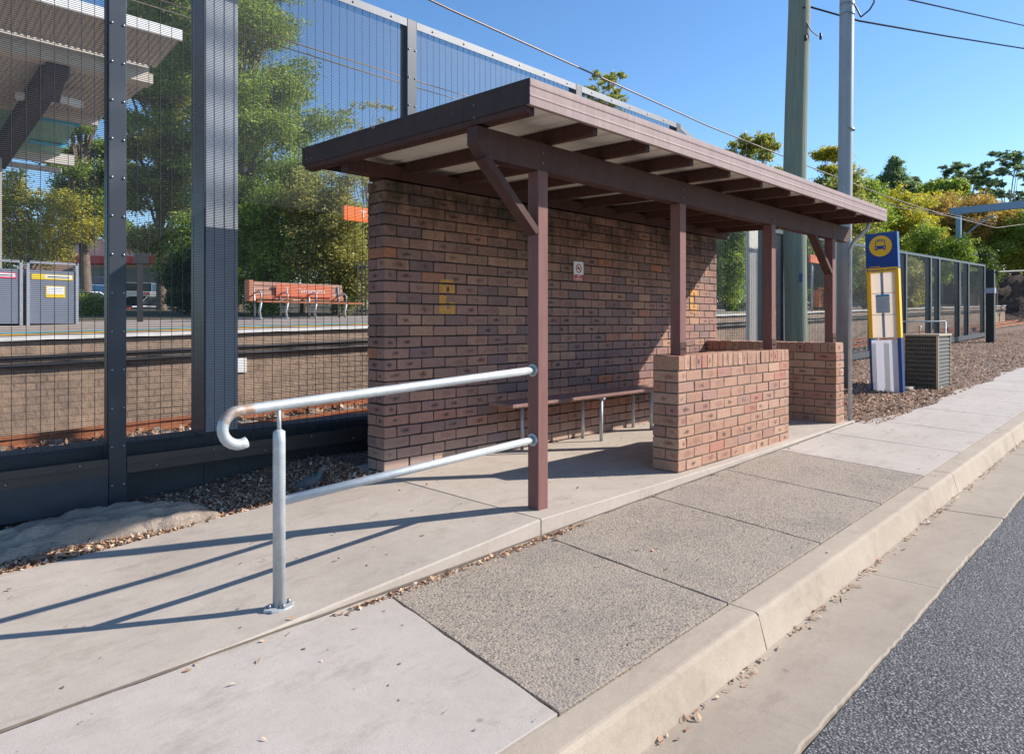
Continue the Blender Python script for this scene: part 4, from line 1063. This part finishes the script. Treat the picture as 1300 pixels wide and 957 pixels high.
mb = MB(); mb.prism([(.035, -.001), (.08, -.008), (.12, -.001), (.20, -.002), (.245, -.010), (.29, -.001), (.385, -.001), (.385, -.0005), (.035, -.0005)][::-1], 'z', .02, .80); mb.build("lower_panel", "panel_lilac_thin", tot)
mb = MB(); mb.box((.040, -.012, .03), (.098, -.0085, .755)); mb.box((.205, -.013, .03), (.275, -.0105, .755)); mb.build("fold_highlight", "white_thin", tot)  # white strips stand in for light caught on the panel's folds
mb = MB(); mb.box((10.88, 2.72, -.02), (11.25, 3.25, .085), .01); tag(mb.build("footing_stone", "rock", bevel=.01), "flat stone block at the foot of the bus stop sign", "stone")
mb = MB(); mb.box((11.35, 3.0, .05), (11.62, 3.2, .19), .02); tag(mb.build("footing_stone", "rock", bevel=.02), "small upright stone between the bus stop sign and the dark cabinet", "stone")

# dark utility cabinet
cb = empty("louvred_cabinet", (11.9, 2.75, .1), 0, "dark louvred metal cabinet with tan edges in the mulch beside the bus stop sign", "cabinet")
x0, x1, y0, y1, z0, z1 = 11.9, 12.66, 2.75, 3.235, .10, .975
mb = MB(); mb.box((x0 + .02, y0 + .02, z0), (x1 - .02, y1 - .02, z1 - .03)); under(mb.build("body", "black"), cb)
mb = MB()
for (x, y) in ((x0, y0), (x1 - .03, y0), (x0, y1 - .03), (x1 - .03, y1 - .03)):
    mb = MB(); mb.box((x, y, z0), (x + .03, y + .03, z1 - .03)); under(mb.build("edge_trim", "tan_metal"), cb)
mb = MB(); mb.box((x0 - .012, y0 - .012, z1 - .03), (x1 + .012, y1 + .012, z1)); under(mb.build("top_plate", "tan_metal", bevel=.003), cb)
mb = MB()
for k in range(19): yy = y0 + .045 + k * .022; mb.box((x0 + .004, yy, z0 + .01), (x0 + .018, yy + .008, z1 - .04))
for k in range(12): zz = z0 + .05 + k * .067; mb.box((x0 + .000, y0 + .033, zz), (x0 + .0035, y1 - .033, zz + .016))
under(mb.build("side_grille", "cage_dark"), cb)
mb = MB()
for k in range(14):
    zz = z0 + .035 + k * .057
    mb.add([(x0 + .035, y0 + .004, zz), (x1 - .035, y0 + .004, zz), (x1 - .035, y0 + .019, zz + .04), (x0 + .035, y0 + .019, zz + .04)], [(0, 1, 2, 3)])
under(mb.build("louvres", "louver_grey"), cb)
mb = MB(); zz = 1.17
mb.tube([(12.9, 3.9, .2), (12.9, 3.9, zz)], .012, 6); mb.tube([(12.9, 3.9, zz), (12.9, 2.88, zz)], .012, 6); mb.tube([(12.9, 2.88, .15), (12.9, 2.88, zz)], .012, 6)
tag(mb.build("pipe_frame", "galvanised"), "thin pale pipe frame standing behind the dark louvred cabinet", "frame")
mb = MB(); mb.tube([(12.3, 3.1, .97), (12.3, 3.1, 1.08)], .015, 8); mb.tube([(12.27, 3.1, 1.08), (12.33, 3.1, 1.08)], .022, 8)
under(mb.build("vent_tap", "tan_metal"), cb)

# black bollard-like post with pale band and chain panel to the right of it
bpz = .45
e = empty("black_post", (25.6, 4.5, bpz), 0, "thick black post with a pale band at the end of the mesh fence", "post")
mb = MB(); mb.box((-.11, -.11, -.2), (.11, .11, 2.35)); mb.build("shaft", "black", e, bevel=.01)
mb = MB(); mb.box((-.125, -.125, 1.62), (.125, .125, 1.78)); mb.build("band", "panel_grey", e)
mb = MB()
for k in range(60): 
    y = 4.38 - k * .05
    mb.box((25.6, y, .5), (25.605, y + .006, 2.66))
for k in range(50): z = .5 + k * .044; mb.box((25.606, 1.4, z), (25.611, 4.38, z + .006))
mb2 = MB(); mb2.bar((25.6, 4.39, 2.72), (25.6, 1.3, 2.72), .05, .05)
e = empty("mesh_gate", (25.6, 4.4, .5), 0, "dark mesh gate panel running right from the black post", "gate")
# (not built past the path; only its top rail and wires near the post)
under(mb2.build("top_rail", "black"), e)
bpy.data.objects.remove(e.children[0]); bpy.data.objects.remove(e)
cable("strap_wire", [(25.6, 4.4, 2.72), (30, 3.6, 3.0), (40, 3.3, 4.2)], .03, "black", "dark rail line running right from the top of the black post")

# gantry
gx, gy = PX(1217, 51); ge = empty("overhead_gantry", (gx, gy, 2.3), 0, "blue grey overhead wiring mast with a long beam over the far tracks", "gantry")
zt = ZY(268, 51)
def gadd(mb, name): return under(mb.build(name, "gantry_blue"), ge)
mb = MB(); mb.box((gx - .16, gy - .16, 2.0), (gx + .16, gy + .16, zt)); gadd(mb, "mast")
mb = MB(); mb.box((gx - .2, gy - 11.5, zt - .25), (gx + .2, gy + .5, zt + .25)); gadd(mb, "beam")
mb = MB(); mb.tube([(gx, gy, zt - 2.2), (gx, gy - 1.3, zt - 1.1), (gx, gy - 2.1, zt - .55), (gx, gy - 2.3, zt - .9)], .07, 6); mb.tube([(gx, gy, zt - 3.4), (gx, gy - 1.2, zt - 3.3)], .05, 6); gadd(mb, "arm")
# ------------------------------------------------------------------ rock, litter, pigeon
mb = MB(); nu, nv = 46, 20; rows = []; fs = []
def rockh(u, v):
    a = max(0, 1 - abs(2 * u - 1) ** 6); b = max(0, 1 - abs(2 * v - 1) ** 4)
    return (a * b) ** .5 * (.10 + .03 * math.sin(7 * u + 2) + .016 * math.sin(19 * u + 9 * v) + .014 * math.sin(31 * v + 5 * u) + .010 * math.sin(47 * u - 13 * v) + (.03 if u < .16 else 0) + random.uniform(-.009, .009))
for i in range(nu + 1):
    for j in range(nv + 1):
        u, v = i / nu, j / nv; x = -.25 + 2.05 * u; wv = 1 - .55 * max(0, (u - .6)) / .4
        y = 4.50 + .07 * math.sin(5 * u) + (v * .60) * wv + .03 * math.sin(13 * u)
        rows.append((x + .02 * math.sin(11 * v), y, zmulch(x, y) - .015 + rockh(u, v)))
mb.add(rows, [(i * (nv + 1) + j, (i + 1) * (nv + 1) + j, (i + 1) * (nv + 1) + j + 1, i * (nv + 1) + j + 1) for i in range(nu) for j in range(nv)], True)
tag(mb.build("flat_rock", "rock"), "long flat weathered sandstone slab between the ramp and the mesh fence", "rock")
rx, ry = PX(30, 3.86); rz_ = -.155
mb = MB(); mb.add([(rx - .10, ry, rz_ + .0), (rx + .0, ry - .045, rz_ + .005), (rx + .11, ry - .01, rz_ + .0), (rx + .02, ry + .05, rz_ + .035), (rx - .03, ry + .05, rz_ + .04)], [(0, 1, 3, 4), (1, 2, 3)])
tag(mb.build("crushed_packet", "litter_yellow"), "crumpled yellow packet lying in the mulch at the ramp edge", "litter")
x_, y_ = PX(50, 3.72); mb = MB(); mb.ball((x_, y_, zramp(.6) + .018), (.05, .02, .016), 10, 6); tag(mb.build("bark_piece", "bark"), "curled dark piece of bark on the ramp below the rock", "bark")
x_, y_ = PX(1035, 4.05); mb = MB()
for k in range(5):
    a = k * 1.3; mb.add([(x_ + .045 * math.cos(a + b) * r, y_ + .04 * math.sin(a + b) * r, zroad(x_) + .006 + h) for b, r, h in ((0, .2, .0), (.5, 1, .022), (1.1, .8, .004), (1.6, .5, .02))], [(0, 1, 2, 3)])
tag(mb.build("curled_leaf", "chips"), "crumpled brown leaf lying in the gutter", "leaf")
pg = empty("pigeon", (2.50, 4.60, -.125), R(-45), "grey pigeon with a dark glossy neck on the mulch behind the lower rail", "pigeon")
mb = MB()
mb.tube([(-.17, 0, .045), (-.11, 0, .055), (-.06, 0, .075), (-.01, 0, .095), (.04, 0, .115), (.065, 0, .145), (.075, 0, .17), (.085, 0, .192), (.10, 0, .200), (.115, 0, .196), (.125, 0, .19)],
        [.012, .022, .040, .052, .045, .030, .022, .022, .021, .013, .004], 14); bd = mb.build("body", "feather", pg)
mb = MB(); mb.tube([(.055, 0, .132), (.068, 0, .155), (.076, 0, .172)], [.037, .0285, .0235], 14, False); mb.build("neck_feathers", "feather_neck", pg)
mb = MB(); mb.ball((.058, 0, .105), (.022, .032, .024), 10, 6); mb.build("breast", "pigeon_pink", pg)
mb = MB(); mb.tube([(.122, 0, .192), (.140, 0, .185)], [.005, .0015], 8); mb.build("beak", "black", pg)
mb = MB()
for s_ in (-1, 1): mb.ball((.103, s_ * .020, .203), (.004, .002, .004), 8, 5)
mb.build("eyes", "orange_sign", pg)
for s_ in (-1, 1):
    mb = MB(); mb.tube([(.0, s_ * .02, .06), (.005, s_ * .02, .004), (.03, s_ * .02, .002)], .004, 6); mb.build("leg", "pigeon_pink", pg)

# ------------------------------------------------------------------ cars and buildings beyond
def car(px, d, zb, rz, mat, label):
    x, y = PX(px, d); e = empty("parked_car", (x, y, zb), rz, label, "car", "cars parked beyond the platform")
    L, W, H = 4.4, 1.76, 1.45
    mb = MB()
    low = [(-L / 2, .35), (-L / 2, .75), (-L / 2 + .08, .92), (-1.35, .96), (1.0, .93), (L / 2 - .15, .78), (L / 2, .6), (L / 2, .32)]
    n = len(low); vs_ = []
    for s_, in_ in ((-1, 0), (1, 0)):
        vs_ += [(a, s_ * W / 2, b) for a, b in low]
    mb.add(vs_, [tuple(range(n)), tuple(reversed(range(n, 2 * n)))] + [(k, n + k, n + (k + 1) % n, (k + 1) % n) for k in range(n)])
    mb.build("body", mat, e, bevel=.05)
    cab = [(-1.75, .95), (-1.15, 1.42), (.15, 1.45), (.95, .94)]
    mb = MB(); vs_ = [(a, s_ * (W / 2 - (.04 if b < 1 else .18)), b) for s_ in (-1, 1) for a, b in cab]
    mb.add(vs_, [(0, 1, 2, 3), (7, 6, 5, 4)] + [(k, 4 + k, 4 + (k + 1) % 4, (k + 1) % 4) for k in range(4)]); mb.build("window", "glass_dark", e, bevel=.02)
    mb = MB(); mb.box((-1.15, -W / 2 + .17, 1.41), (.18, W / 2 - .17, 1.465)); 
    for s_ in (-1, 1):
        for a, b in zip(cab[:-1], cab[1:]):
            if b is cab[2]: continue
            mb.bar((a[0], s_ * (W / 2 - (.03 if a[1] < 1 else .17)), a[1]), (b[0], s_ * (W / 2 - (.03 if b[1] < 1 else .17)), b[1]), .05, .05)
    mb.build("roof", mat, e, bevel=.02)
    for a in (-1.35, 1.38):
        for s_ in (-1, 1):
            mb = MB(); mb.tube([(a, s_ * (W / 2 - .2), .32), (a, s_ * (W / 2 + .01), .32)], .32, 18); wh = mb.build("wheel", "black_rubber", e)
            mb = MB(); mb.tube([(a, s_ * (W / 2 + .011), .32), (a, s_ * (W / 2 + .016), .32)], .2, 12); mb.build("rim", "bolt_steel", wh)
    for s_ in (-1, 1):
        mb = MB(); mb.box((-L / 2 - .015, s_ * .72 - .14, .70), (-L / 2 + .1, s_ * .72 + .14, .84)); mb.build("tail_light", "tail_red", e)
        mb = MB(); mb.box((L / 2 - .1, s_ * .68 - .15, .60), (L / 2 + .01, s_ * .68 + .15, .72)); mb.build("headlight", "white", e)
    mb = MB(); mb.box((-L / 2 - .012, -.26, .52), (-L / 2 + .002, .26, .64)); mb.build("number_plate", "white", e)
car(182, 41, ZY(391, 41), R(60), "car_silver", "silver car with red tail lights parked beyond the platform left of the big column")
car(112, 34, ZY(408, 34), R(15), "car_white", "white car partly hidden by shrubs right of the metal enclosure")
car(128, 44, ZY(381, 44), R(10), "car_blue", "dark blue car parked behind the white car")
car(200, 36, ZY(412, 36), R(20), "car_dark", "dark car low behind the platform beside the big column")
# shop with red awning
x_, y_ = PX(182, 58); e = empty("shop_building", (x_, y_, 3), R(-45), "cream shop building with a red fascia beyond the parked cars", "building"); zt0 = ZY(303, 58) - 3
mb = MB(); mb.box((-6, 0, -2), (3.5, 7, zt0)); mb.build("wall", "render_wall", e)
mb = MB(); mb.box((-6.1, -1.4, ZY(336, 58) - 3), (3.6, -.002, ZY(327, 58) - 3)); mb.build("red_fascia", "shop_red", e)
mb = MB(); mb.box((-5.6, -.04, -1.6), (3.1, -.002, ZY(340, 58) - 3)); mb.build("shop_window", "glass_dark", e)
x_, y_ = PX(98, 62); e = empty("tiled_house", (x_, y_, 3), R(-45), "pale low house with a brown roof behind the trees at the left", "house")
mb = MB(); mb.box((-6, 0, -2), (6, 8, 2.6)); mb.build("wall", "render_wall", e)
mb = MB(); mb.add([(-6.6, -.6, 2.6), (6.6, -.6, 2.6), (6.6, 8.6, 2.6), (-6.6, 8.6, 2.6), (-3, 4, 4.9), (3, 4, 4.9)], [(0, 1, 5, 4), (1, 2, 5), (2, 3, 4, 5), (3, 0, 4), (3, 2, 1, 0)]); mb.build("roof", "roof_tile", e)
for xx in (-4, 0, 3): mb = MB(); mb.box((xx, -.03, .4), (xx + 1.6, -.002, 1.7)); mb.build("window", "glass_dark", e)

# ------------------------------------------------------------------ trees
def leafmesh(name, clumps, n, size, seed, mat, droop=.0, flat=.0, sub=.28, fract=True):
    r = np.random.default_rng(seed); K = len(clumps); c = np.array(clumps, float)
    if fract:
        ext = []
        for q in c:
            for _ in range(7):
                dvv = r.normal(size=3); dvv /= np.linalg.norm(dvv); f = r.uniform(.16, .5); g_ = r.uniform(.8, 1.35)
                ext.append([q[0] + dvv[0] * q[3] * g_, q[1] + dvv[1] * q[4] * g_, q[2] + dvv[2] * q[5] * g_, q[3] * f, q[4] * f, q[5] * f])
        c = np.concatenate([c * np.array([1, 1, 1, .8, .8, .8]), np.array(ext)]); K = len(c)
    vol = (c[:, 3] * c[:, 4] * c[:, 5]) ** (2 / 3.); pr = vol / vol.sum()
    m = max(1, n // 14); pick = r.choice(K, m, p=pr)
    dv = r.normal(size=(m, 3)); dv /= np.linalg.norm(dv, axis=1)[:, None]
    rad = r.uniform(.35, 1., m) ** .55
    sc_ = c[pick, :3] + dv * c[pick, 3:6] * rad[:, None]
    ids = np.repeat(np.arange(m), 14); N = len(ids); size *= 1.12
    s_ = sub * (c[pick, 3].mean() ** .3)
    ctr = sc_[ids] + r.normal(size=(N, 3)) * np.array([s_, s_, s_ * .6])
    a = r.uniform(0, 2 * np.pi, N); el = r.normal(-droop, .5, N)
    u = np.stack([np.cos(a) * np.cos(el), np.sin(a) * np.cos(el), np.sin(el)], 1)
    w_ = r.normal(size=(N, 3)); w_[:, 2] *= (1 - flat)
    v_ = np.cross(u, w_); v_ /= np.linalg.norm(v_, axis=1)[:, None] + 1e-9
    L = size * r.uniform(.6, 1.4, N)[:, None]; Wd = L * .42
    nn = np.cross(u, v_) * L * .12
    V = np.stack([ctr - u * L / 2, ctr - v_ * Wd / 2 + nn, ctr + u * L / 2, ctr + v_ * Wd / 2 + nn], 1).reshape(-1, 3)
    me = bpy.data.meshes.new(name); me.vertices.add(4 * N); me.vertices.foreach_set("co", V.ravel())
    me.loops.add(4 * N); me.loops.foreach_set("vertex_index", np.arange(4 * N, dtype=np.int32))
    me.polygons.add(N); me.polygons.foreach_set("loop_start", np.arange(0, 4 * N, 4, dtype=np.int32)); me.polygons.foreach_set("loop_total", np.full(N, 4, dtype=np.int32))
    me.materials.append(M[mat]); me.update(calc_edges=True)
    o = bpy.data.objects.new(name, me); C.objects.link(o); return o

def tree(px, d, ytop, ybot, wpx, mat, label, name="tree", n=30000, size=.13, nc=26, seed=1, bark="bark", style="round", yground=None, group="trees beyond the railway", trunk_r=None, cat="tree", gap=1.):
    rr = random.Random(seed)
    x, y = PX(px, d); zt = ZY(ytop, d); zb = ZY(ybot, d); wr = wpx / 866.7 * d / 2
    zg = hterr(x, y)
    zb = max(zb, zg + .1); H = zt - zb; cz = (zt + zb) / 2
    cl = []
    for k in range(nc):
        if style == "round":
            th = rr.uniform(0, 2 * math.pi); cph = rr.uniform(-1, 1); sph = math.sqrt(1 - cph * cph); q = rr.uniform(.35, .86)
            cx, cy, czz = wr * q * sph * math.cos(th), wr * q * sph * math.sin(th), H / 2 * q * cph
            s_ = rr.uniform(.22, .36) * gap; cl.append((cx, cy, cz - zg + czz, wr * s_, wr * s_, max(H * s_ * .5, wr * s_ * .85)))
        elif style == "gum":      # separate flattish clumps on long limbs
            th = rr.uniform(0, 2 * math.pi); h = rr.uniform(0, 1) ; q = rr.uniform(.2, .88) * math.sqrt(max(.1, 1 - (2 * h - 1.1) ** 2 * .7))
            s_ = rr.uniform(.14, .24) * gap
            cl.append((wr * q * math.cos(th), wr * q * math.sin(th), zb - zg + H * (.06 + .88 * h), wr * s_, wr * s_, wr * s_ * .55))
        elif style == "cone":
            h = (k + .5) / nc; th = k * 2.4; q = (1 - h) ** .8 * rr.uniform(.3, 1.0)
            cl.append((wr * q * math.cos(th), wr * q * math.sin(th), zb - zg + H * (h - .05 * q), wr * .20 * (1.15 - h), wr * .20 * (1.15 - h), H * .018))
        elif style == "dome":
            th = rr.uniform(0, 2 * math.pi); q = math.sqrt(rr.uniform(0, 1)) * .85
            cl.append((wr * q * math.cos(th), wr * q * math.sin(th), zb - zg + H * (.15 + .6 * math.sqrt(max(0, 1 - q * q)) * rr.uniform(.75, 1)), wr * .24, wr * .24, H * .16))
    e = empty(name, (x, y, zg), 0, label, cat, group)
    crown = leafmesh("crown", cl, n, size, seed, mat, .25 if style == "gum" else .1, sub=.22 * gap if style != "cone" else .3); crown.parent = e
    r0 = trunk_r or max(.12, H * .022)
    mb = MB(); top = (0, 0, (zb - zg) + H * (.55 if style != "cone" else .97))
    mid = (rr.uniform(-.2, .2), rr.uniform(-.2, .2), top[2] * .5)
    mb.tube([(0, 0, -.3), (0, 0, .2), mid, top], [r0 * 1.3, r0, r0 * .75, r0 * .25], 8)
    trunk = mb.build("trunk", bark, e)
    if style != "cone":
        mb = MB()
        for (cx, cy, cz_, a, b, c_) in cl[: (34 if d < 70 else 12)]:
            h0 = min(top[2] * .95, max(top[2] * .35, cz_ * rr.uniform(.45, .7))); f = h0 / top[2]
            bx_ = (mid[0] * (1 - abs(2 * f - 1)), mid[1] * (1 - abs(2 * f - 1)), h0)
            md = ((bx_[0] + cx) / 2 + rr.uniform(-.2, .2), (bx_[1] + cy) / 2 + rr.uniform(-.2, .2), (h0 + cz_) / 2 + rr.uniform(0, .4))
            mb.tube([bx_, md, (cx, cy, cz_)], [r0 * .42 * (1 - f * .5), r0 * .25, r0 * .07], 5, False)
            for q in range(3):
                mb.tube([(cx, cy, cz_), (cx + rr.uniform(-a, a), cy + rr.uniform(-a, a), cz_ + rr.uniform(-.2, 1) * c_)], [r0 * .07, r0 * .02], 4, False)
        mb.build("limbs", bark, e)
    return e

TG = "trees behind the station platform"
tree(300, 30, -70, 345, 235, "leaf_green", "tall leafy gum tree right behind the big grey column", "gum_tree", 150000, .13, 70, 11, "bark", "gum", group=TG, gap=1.3, trunk_r=.26)
tree(205, 33, -30, 340, 130, "leaf_gum", "tall gum tree between the two tall fence uprights", "gum_tree", 110000, .14, 50, 12, "bark", "gum", group=TG, gap=1.45, trunk_r=.24)
tree(110, 38, 20, 340, 120, "leaf_green", "green tree showing below the canopy left of the first fence post", "gum_tree", 70000, .16, 40, 13, "bark", "gum", group=TG, gap=1.4)
tree(35, 34, 205, 345, 150, "leaf_yellow", "yellow green tree below the canopy at the left edge", "leafy_tree", 22000, .14, 22, 14, group=TG)
tree(265, 27, 260, 402, 110, "leaf_green", "bushy tree low behind the grey column", "leafy_tree", 26000, .11, 24, 15, group=TG)
tree(345, 25, 225, 400, 125, "leaf_green", "dense bright green tree directly behind the platform bench", "leafy_tree", 42000, .105, 30, 16, group=TG)
tree(425, 24.5, 205, 402, 115, "leaf_olive", "dense olive tree behind the orange T sign", "leafy_tree", 38000, .105, 28, 17, group=TG)
tree(385, 29, 178, 380, 110, "leaf_green", "taller green tree rising behind the bench trees", "leafy_tree", 28000, .12, 24, 18, group=TG)
tree(480, 28, 240, 400, 110, "leaf_dark", "dark tree mostly hidden by the brick wall edge", "leafy_tree", 24000, .12, 22, 19, group=TG)
tree(243, 26, 300, 405, 62, "leaf_dark", "dark shrub mass between the first post and the column", "shrub", 22000, .09, 18, 21, group=TG, cat="shrub")
tree(112, 24, 378, 408, 60, "leaf_green", "small low shrub in front of the white car", "shrub", 8000, .07, 10, 22, group=TG, cat="shrub")
# sparse tree
tree(465, 38, 120, 260, 90, "leaf_olive", "nearly bare spindly tree above the left roof corner", "bare_tree", 1800, .14, 26, 23, "bark_pale", "gum", group=TG, gap=.8, trunk_r=.10)
# mid right
tree(765, 45, 93, 190, 110, "leaf_gum", "gum tree top poking above the shelter roof", "gum_tree", 11000, .16, 60, 31, "bark_pale", "gum", gap=.62)
tree(962, 42, 166, 330, 105, "leaf_gum", "olive gum tree left of the timber pole", "gum_tree", 24000, .16, 70, 32, "bark_pale", "gum", gap=.75)
tree(925, 30, 262, 402, 90, "leaf_green", "dark green tree seen between the brick wall and the concrete pillar", "leafy_tree", 30000, .12, 26, 33)
tree(1003, 36, 250, 400, 100, "leaf_green", "green tree behind the timber pole", "leafy_tree", 24000, .14, 24, 34)
tree(1058, 52, 183, 330, 72, "leaf_yellow", "domed clumpy gum between the timber pole and the steel pole", "gum_tree", 30000, .18, 40, 35, "bark_pale", "gum", gap=1.15)
tree(1095, 50, 222, 350, 90, "leaf_green", "yellow green gum right of the steel pole", "gum_tree", 30000, .18, 30, 36, "bark_pale", "gum", gap=1.6)
tree(1136, 80, 200, 262, 76, "leaf_blue", "dark blue green cedar on the skyline", "cedar_tree", 26000, .28, 80, 37, "bark", "cone", trunk_r=.3)
tree(1162, 82, 226, 265, 56, "leaf_blue", "small blue green conifer beside the cedar", "cedar_tree", 8000, .35, 18, 371, "bark", "cone", trunk_r=.2)
tree(1110, 84, 228, 265, 40, "leaf_red", "reddish purple tree below the cedar", "leafy_tree", 7000, .3, 14, 38)
tree(1199, 74, 224, 262, 66, "leaf_green", "flat topped dome shaped green tree on the skyline", "pine_tree", 22000, .26, 30, 39, "bark", "dome")
tree(1150, 58, 236, 350, 110, "leaf_yellow", "golden green tree mass above the bus stop sign", "leafy_tree", 46000, .19, 40, 40)
tree(1220, 62, 243, 330, 120, "leaf_brown", "orange brown tree above the right hand fence", "leafy_tree", 46000, .19, 40, 41)
tree(1185, 50, 285, 372, 90, "leaf_green", "mid green tree behind the right hand fence", "leafy_tree", 30000, .16, 28, 42)
tree(1222, 95, 203, 300, 75, "leaf_blue", "blue grey thin tree on the right skyline", "gum_tree", 34000, .24, 95, 43, "twig_purple", "gum", gap=.65)
tree(1248, 90, 215, 300, 50, "leaf_blue", "dark thin tree left of the tall gum", "gum_tree", 26000, .24, 80, 44, "twig_purple", "gum", gap=.65)
tree(1282, 84, 183, 310, 78, "leaf_blue", "tall open gum with pale limbs at the right edge", "gum_tree", 26000, .22, 85, 45, "bark_pale", "gum", gap=.62, trunk_r=.24)
tree(1292, 70, 250, 345, 90, "leaf_olive", "tall olive tree behind the gantry beam at the right", "leafy_tree", 30000, .2, 34, 461)
tree(1265, 60, 272, 350, 110, "leaf_green", "bright green tree below the gantry beam", "leafy_tree", 36000, .18, 34, 46)
tree(1318, 58, 255, 350, 100, "leaf_green", "green tree at the right picture edge", "leafy_tree", 26000, .18, 28, 47)
tree(1238, 52, 308, 372, 70, "leaf_dark", "dark shrub behind the end of the mesh fence", "shrub", 18000, .15, 20, 48, cat="shrub")
tree(1100, 38, 300, 398, 90, "leaf_olive", "olive shrub behind the bus stop sign", "shrub", 22000, .13, 22, 49, cat="shrub")
tree(1145, 44, 325, 398, 80, "leaf_olive", "small olive shrub behind the louvred cabinet fence", "shrub", 18000, .14, 20, 50, cat="shrub")
tree(1058, 34, 310, 400, 70, "leaf_dark", "dark shrub glimpsed between the last shelter posts", "shrub", 16000, .13, 18, 51, cat="shrub")
tree(1072, 47, 212, 350, 74, "leaf_gum", "olive green tree directly behind the steel pole", "leafy_tree", 30000, .17, 34, 361)
tree(1178, 66, 240, 300, 80, "leaf_yellow", "pale golden tree crown under the dome shaped tree", "leafy_tree", 26000, .2, 34, 362)
tree(1030, 40, 240, 390, 70, "leaf_gum", "lower olive tree crown right of the timber pole", "leafy_tree", 24000, .15, 30, 363)
# distant woodland closing the skyline
cl = []
rw = random.Random(77)
for k in range(170):
    px = rw.uniform(-250, 1500); d = rw.uniform(95, 130); x, y = PX(px, d)
    top = 300 if px < 900 else 262
    cl.append((x, y, ZY(rw.uniform(top + 12, 395), d), 6.5, 6.5, 4.5))
o = leafmesh("far_woodland", cl, 130000, .62, 78, "leaf_dark", sub=.9); tag(o, "distant mixed woodland closing the view behind the station", "woodland", kind="stuff")
